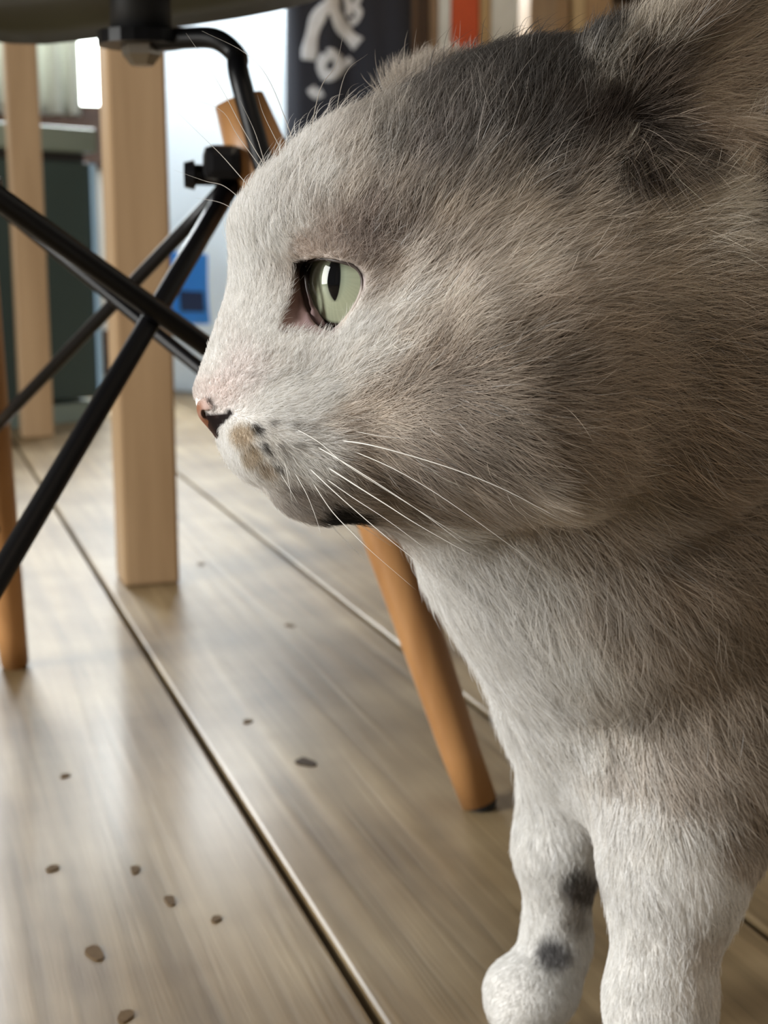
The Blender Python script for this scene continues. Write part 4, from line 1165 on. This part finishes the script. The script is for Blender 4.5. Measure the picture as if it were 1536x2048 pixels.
# ---- eyes
GAZE = np.array([-math.sin(math.radians(40)), 0.02, -math.cos(math.radians(40))]); GAZE /= np.linalg.norm(GAZE)
def lathe_mesh(name, c, axis, up, prof, nseg, colf):
    """surface of revolution about axis; prof = (r, h) pairs; colour by colf(x, y, r)"""
    ax = np.asarray(axis); u = np.asarray(up) - ax * (np.asarray(up) @ ax); u /= np.linalg.norm(u); v = np.cross(u, ax)
    bm = bmesh.new(); rings = []
    for (r, h) in prof:
        if r < 1e-7:
            rings.append([bm.verts.new(tuple(to_world(c + ax * h)))])
        else:
            rings.append([bm.verts.new(tuple(to_world(c + ax * h + r * (math.cos(k * 2 * math.pi / nseg) * v + math.sin(k * 2 * math.pi / nseg) * u)))) for k in range(nseg)])
    for a_, b_ in zip(rings[:-1], rings[1:]):
        for k in range(nseg):
            k2 = (k + 1) % nseg
            if len(a_) == 1: bm.faces.new((a_[0], b_[k], b_[k2]))
            elif len(b_) == 1: bm.faces.new((a_[k], a_[k2], b_[0]))
            else: bm.faces.new((a_[k], a_[k2], b_[k2], b_[k]))
    me = bpy.data.meshes.new(name)
    bmesh.ops.recalc_face_normals(bm, faces=bm.faces[:])
    bm.to_mesh(me); bm.free()
    if colf:
        co = np.zeros(len(me.vertices) * 3); me.vertices.foreach_get('co', co)
        q = from_world(co.reshape(-1, 3)) - c
        X, Y = q @ v, q @ u
        col = colf(X, Y)
        a_ = me.attributes.new('skin_color', 'FLOAT_COLOR', 'POINT')
        a_.data.foreach_set('color', np.concatenate([col, np.ones((len(col), 1))], 1).astype(np.float32).ravel())
    return me
m, nt, N, b = new_mat('eye_surface')
at_ = N.new('ShaderNodeAttribute'); at_.attribute_name = 'skin_color'
nt.links.new(at_.outputs['Color'], b.inputs['Base Color']); b.inputs['Roughness'].default_value = 0.7; b.inputs['Specular IOR Level'].default_value = 0.0
M['iris'] = m
m = bpy.data.materials.new('cornea_clear'); m.use_nodes = True; nt = m.node_tree; N = nt.nodes
tr_ = N.new('ShaderNodeBsdfTransparent'); gl_ = N.new('ShaderNodeBsdfGlossy'); gl_.inputs['Roughness'].default_value = 0.02
fr_ = N.new('ShaderNodeFresnel'); fr_.inputs[0].default_value = 1.376
mx = N.new('ShaderNodeMixShader')
cl_ = N.new('ShaderNodeMath'); cl_.operation = 'MINIMUM'; cl_.inputs[1].default_value = 0.07
nt.links.new(fr_.outputs[0], cl_.inputs[0]); nt.links.new(cl_.outputs[0], mx.inputs[0]); nt.links.new(tr_.outputs[0], mx.inputs[1]); nt.links.new(gl_.outputs[0], mx.inputs[2])
nt.links.new(mx.outputs[0], N['Material Output'].inputs[0]); N.remove(N['Principled BSDF'])
M['cornea'] = m
IR = 0.0089                                   # iris radius
IH = math.sqrt(EYE_R ** 2 - IR ** 2)
def iris_col(X, Y):
    r = np.hypot(X, Y) / IR
    th = np.arctan2(Y, X)
    base = np.stack([0.255 + 0 * r, 0.272 + 0 * r, 0.192 + 0 * r], 1)
    inner = np.clip((0.55 - r) / 0.4, 0, 1)[:, None]
    base = base * (1 - inner) + np.array([.215, .245, .182]) * inner
    streak = 0.05 * np.sin(37 * th + 3 * np.sin(5 * th)) + 0.03 * np.sin(91 * th)
    base = base * (1 + streak[:, None] * np.clip(r, 0, 1)[:, None])
    rim = np.clip((r - 0.94) / 0.06, 0, 1)[:, None]
    base = base * (1 - 0.75 * rim)
    # upright slit
    ph, pw = 0.0046, 0.0017
    yy = Y / ph
    half = pw * np.maximum(0, 1 - yy ** 2) ** 0.75
    e = np.clip((np.abs(X) - half) / 0.00018, 0, 1)[:, None]
    e = np.where((np.abs(yy) < 1)[:, None], e, 1)
    ring = np.clip((np.abs(X) - half) / 0.0012, 0, 1)[:, None]
    base = np.where((np.abs(yy) < 1.05)[:, None], base * (0.62 + 0.38 * ring), base)
    return base * e + np.array([.002, .002, .0025]) * (1 - e)
for sg in (1, -1):
    c = eye_c if sg > 0 else eye_c - 2 * side_of(eye_c) * S_AX
    g = GAZE if sg > 0 else GAZE - 2 * (GAZE @ S_AX) * S_AX
    up = np.array([0.03, 1, 0])
    prof = [(0, -EYE_R)] + [(EYE_R * math.sin(a_), -EYE_R * math.cos(a_)) for a_ in np.linspace(0.15, math.pi - math.asin(IR / EYE_R), 26)]
    eo = link_mesh('eye', lathe_mesh('eye', c, g, up, prof, 64, lambda X, Y: np.tile([[.035, .022, .018]], (len(X), 1))), M['iris'], cat, True)
    prof = [(0, IH + 0.0022)] + [(IR * k / 60, IH + 0.0022 * (1 - (k / 60) ** 2)) for k in range(1, 61)]
    link_mesh('iris', lathe_mesh('iris', c, g, up, prof, 144, iris_col), M['iris'], eo, True)
    RC = 0.0098; hc0 = math.sqrt(RC ** 2 - IR ** 2)
    prof = [(0, IH + RC - hc0)] + [(RC * math.sin(a_), IH - hc0 + RC * math.cos(a_)) for a_ in np.linspace(0.04, math.asin(IR / RC), 20)] 
    link_mesh('cornea', lathe_mesh('cornea', c, g, up, prof, 64, None), M['cornea'], eo, True)
# lid margin: a soft moist roll round each opening
def lid_ring(mirror):
    n0 = 64
    seg = np.linalg.norm(np.roll(EYE_POLY, -1, 0) - EYE_POLY, axis=1); cum = np.concatenate([[0], np.cumsum(seg)])
    tsm = np.linspace(0, cum[-1], n0, endpoint=False)
    loop = np.array([EYE_POLY[i % len(EYE_POLY)] + (EYE_POLY[(i + 1) % len(EYE_POLY)] - EYE_POLY[i % len(EYE_POLY)]) * ((q - cum[i]) / seg[i]) for q in tsm for i in [int(np.searchsorted(cum, q, side='right') - 1)]])
    for _ in range(2): loop = 0.5 * loop + 0.25 * (np.roll(loop, 1, 0) + np.roll(loop, -1, 0))
    pts3 = []
    for (x, y) in loop:
        d = K(x, y, 1.0); d = d / np.linalg.norm(d)
        oc = -eye_c; bq = oc @ d; cq = oc @ oc - (EYE_R + 0.00045) ** 2
        disc = bq * bq - cq
        tq = -bq - math.sqrt(disc) if disc > 0 else -bq
        pts3.append(d * tq)
    pts3 = np.array(pts3)
    if mirror: pts3 = pts3 - 2 * side_of(pts3)[:, None] * S_AX
    bm = bmesh.new(); rings = []; ns = 8
    cen = pts3.mean(0)
    cols = []
    for i in range(n0):
        tan = pts3[(i + 1) % n0] - pts3[i - 1]; tan /= np.linalg.norm(tan)
        a_ = pts3[i] - cen; a_ -= tan * (a_ @ tan); a_ /= np.linalg.norm(a_); b_ = np.cross(tan, a_)
        x, y = loop[i]
        r = 0.00034 if (y < 560 or x < 622) else 0.00045
        if x < 655 and y > 618: r = 0.00080
        rings.append([bm.verts.new(tuple(to_world(pts3[i] + a_ * r * 0.5 + r * (math.cos(k * 2 * math.pi / ns) * a_ + math.sin(k * 2 * math.pi / ns) * b_)))) for k in range(ns)])
        cols.append((x, y))
    for i in range(n0):
        for k in range(ns):
            bm.faces.new((rings[i][k], rings[i][(k + 1) % ns], rings[(i + 1) % n0][(k + 1) % ns], rings[(i + 1) % n0][k]))
    me = bpy.data.meshes.new('eyelid'); bmesh.ops.recalc_face_normals(bm, faces=bm.faces[:]); bm.to_mesh(me); bm.free()
    cl = np.array(cols)
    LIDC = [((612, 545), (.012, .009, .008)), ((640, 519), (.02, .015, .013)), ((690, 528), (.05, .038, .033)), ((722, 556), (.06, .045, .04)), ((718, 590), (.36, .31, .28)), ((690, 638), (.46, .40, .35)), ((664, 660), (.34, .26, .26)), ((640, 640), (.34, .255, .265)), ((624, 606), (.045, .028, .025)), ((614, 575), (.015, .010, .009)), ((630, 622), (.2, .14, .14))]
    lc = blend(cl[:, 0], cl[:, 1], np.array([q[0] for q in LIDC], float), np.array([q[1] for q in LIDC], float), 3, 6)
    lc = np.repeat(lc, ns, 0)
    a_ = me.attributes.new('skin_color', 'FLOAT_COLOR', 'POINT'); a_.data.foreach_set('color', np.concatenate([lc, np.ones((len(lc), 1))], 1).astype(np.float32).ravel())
    return me
m, nt, N, b = new_mat('moist_lid'); at_ = N.new('ShaderNodeAttribute'); at_.attribute_name = 'skin_color'
nt.links.new(at_.outputs['Color'], b.inputs['Base Color']); b.inputs['Roughness'].default_value = 0.38; b.inputs['Specular IOR Level'].default_value = 0.3
M['lid'] = m
for mir in (False, True):
    link_mesh('eyelid', lid_ring(mir), M['lid'], cat, True)

# ---- nose leather with its two nostrils, on a fine grid of its own
nc = S(420, 842, 0)
g = 0.00028
GX = np.arange(nc[0] - 0.008, nc[0] + 0.009, g, dtype=np.float32); GY = np.arange(nc[1] - 0.009, nc[1] + 0.008, g, dtype=np.float32); GZ = np.arange(nc[2] - 0.011, nc[2] + 0.011, g, dtype=np.float32)
GXX, GYY, GZZ = np.meshgrid(GX, GY, GZ, indexing='ij')
fld = np.full(GXX.shape, 1.0, np.float32)
ell(S(428, 816, 0), (0.0034, 0.0034, 0.0058), 0.002, rot=math.radians(-28))
cap(S(428, 822, 0.0022), S(442, 862, 0.0), 0.0028, 0.0013, 0.002)
cap(S(428, 822, -0.0022), S(442, 862, 0.0), 0.0028, 0.0013, 0.002)
for sg in (1, -1):
    cap(S(426, 812, 0.0046 * sg), S(446, 812, 0.0062 * sg), 0.0024, 0.0022, 0.0015)
    a_, b_, c_ = S(412, 833, 0.0047 * sg), S(434, 842, 0.0064 * sg), S(460, 824, 0.0090 * sg)
    sl = (slice(None),) * 3
    carve(sl, np.minimum(cap_d(sl, a_, b_, 0.0013, 0.0021), cap_d(sl, b_, c_, 0.0020, 0.0013)))
nV, nQ = surface_net(fld, GX, GY, GZ)
nV = relax(nV, nQ, 2)
dn = np.full(len(nV), 1.0)
for sg in (1, -1):
    for a_, b_, ra, rb in ((S(412, 833, 0.0047 * sg), S(434, 842, 0.0064 * sg), .0013, .0021), (S(434, 842, 0.0064 * sg), S(460, 824, 0.0090 * sg), .0020, .0013)):
        v_ = b_ - a_; tq = np.clip(((nV - a_) @ v_) / (v_ @ v_), 0, 1)
        dn = np.minimum(dn, np.linalg.norm(nV - a_ - tq[:, None] * v_, axis=1) - (ra + (rb - ra) * tq))
nx_, ny_ = to_px(nV)
ncol = blend(nx_, ny_, np.array([(392, 800), (395, 815), (410, 845), (430, 868), (415, 812), (440, 815), (400, 790)], float), np.array([(.26, .13, .085), (.22, .09, .045), (.19, .07, .03), (.05, .02, .014), (.52, .38, .34), (.45, .34, .31), (.66, .54, .50)], float), 3, 5)
wk = np.maximum(np.clip((0.00035 - dn) / 0.0006, 0, 1), np.clip((3 - poly_sd(nx_, ny_, NOSTRIL)) / 4, 0, 1) * (side_of(nV) > 0.001))[:, None]
ncol = ncol * (1 - wk) + np.array([.008, .006, .006]) * wk
me = bpy.data.meshes.new('nose'); me.from_pydata([tuple(p) for p in to_world(nV)], [], nQ.tolist()); me.update()
a_ = me.attributes.new('skin_color', 'FLOAT_COLOR', 'POINT'); a_.data.foreach_set('color', np.concatenate([ncol, np.ones((len(ncol), 1))], 1).astype(np.float32).ravel())
m, nt, N, b = new_mat('nose_leather'); at_ = N.new('ShaderNodeAttribute'); at_.attribute_name = 'skin_color'
nt.links.new(at_.outputs['Color'], b.inputs['Base Color']); b.inputs['Roughness'].default_value = 0.5; b.inputs['Specular IOR Level'].default_value = 0.2
nz = N.new('ShaderNodeTexNoise'); nz.inputs['Scale'].default_value = 2500; bp = N.new('ShaderNodeBump'); bp.inputs['Strength'].default_value = 0.25; bp.inputs['Distance'].default_value = 0.0002
nt.links.new(nz.outputs['Fac'], bp.inputs['Height']); nt.links.new(bp.outputs[0], b.inputs['Normal'])
M['nose'] = m
no = link_mesh('nose', me, M['nose'], cat, True)
no['label'] = 'orange pink nose leather with dark nostrils'

# ---- whiskers, each a tapering bristle of its own
M['whisker'] = plain('white_whisker', (0.86, 0.85, 0.82), 0.35, trans=0.3)
M['brow_whisker'] = plain('grey_whisker', (0.50, 0.47, 0.43), 0.4, trans=0.3)
def whisker(name, path, out, r0, mat, mirror=False):
    h, x0, y0 = None, *path[0]
    for k in range(14):                        # find the skin a little inside the outline
        h = hit(x0 + (700 - x0) * 0.025 * k, y0 + (600 - y0) * 0.025 * k)
        if h is not None: break
    if h is None: return
    d0 = h[2]
    npth = len(path)
    P3 = [h + np.array([0, 0, 0.0006])]
    for i, (x, y) in enumerate(path[1:], 1):
        f = i / (npth - 1)
        P3.append(K(x, y, d0 - out * f ** 0.8))
    P3 = np.array(smooth_path(P3, 6))
    if mirror: P3 = P3 - 2 * side_of(P3)[:, None] * S_AX
    bm = bmesh.new()
    nn_ = len(P3)
    bm_tube(bm, [to_world(p) for p in P3], [r0 * (1 - 0.88 * (k / (nn_ - 1)) ** 1.3) for k in range(nn_)], 6)
    link_mesh(name, bm, mat, cat, True)
WH = [([(676, 880), (740, 890), (830, 914), (920, 943), (1010, 980), (1115, 1035)], .020, .00021),
      ([(697, 898), (780, 934), (860, 979), (950, 1040), (1060, 1120)], .018, .00014),
      ([(588, 855), (640, 886), (690, 928), (780, 985), (860, 1035), (950, 1092)], .022, .00013),
      ([(630, 891), (690, 926), (760, 970), (850, 1030), (930, 1090)], .020, .00018),
      ([(650, 931), (704, 966), (772, 1009), (840, 1052), (950, 1114)], .018, .00023),
      ([(646, 953), (704, 994), (780, 1044), (870, 1112)], .016, .00015),
      ([(612, 930), (670, 985), (742, 1048), (800, 1096), (864, 1147)], .016, .00017),
      ([(620, 957), (662, 1020), (702, 1063), (744, 1104), (832, 1180)], .014, .00014),
      ([(585, 938), (614, 990), (632, 1036), (641, 1066)], .008, .00011),
      ([(567, 915), (579, 972), (584, 1005)], .006, .00009),
      ([(557, 941), (578, 975), (597, 1010)], .006, .00009),
      ([(700, 860), (760, 872), (840, 880)], .010, .00009)]
for p, o_, r in WH: whisker('whisker', p, o_, r * 0.72, M['whisker'])
for p, o_, r in WH[:7]: whisker('whisker', p, o_, r, M['whisker'], True)
BW = [([(528, 330), (490, 265), (449, 188), (412, 125), (372, 66)], -.010, .00010),
      ([(582, 268), (541, 166), (490, 106), (404, 62)], -.010, .00010),
      ([(486, 360), (450, 318), (414, 282), (345, 215)], -.012, .00010),
      ([(520, 330), (476, 272), (438, 218), (344, 188)], -.012, .00009),
      ([(480, 395), (448, 372), (410, 362), (348, 340)], -.012, .00008),
      ([(474, 420), (440, 405), (392, 396)], -.012, .00008),
      ([(520, 330), (512, 270), (480, 200)], -.006, .00009),
      ([(600, 262), (640, 180), (672, 130), (688, 60)], -.006, .00010),
      ([(660, 215), (690, 150), (735, 108)], -.004, .00009),
      ([(560, 290), (530, 235), (515, 190)], -.006, .00009)]
for p, o_, r in BW: whisker('brow_whisker', p, o_, r, M['brow_whisker'])
whisker('brow_whisker', [(626, 521), (612, 545), (596, 566)], .001, .00007, M['whisker'])
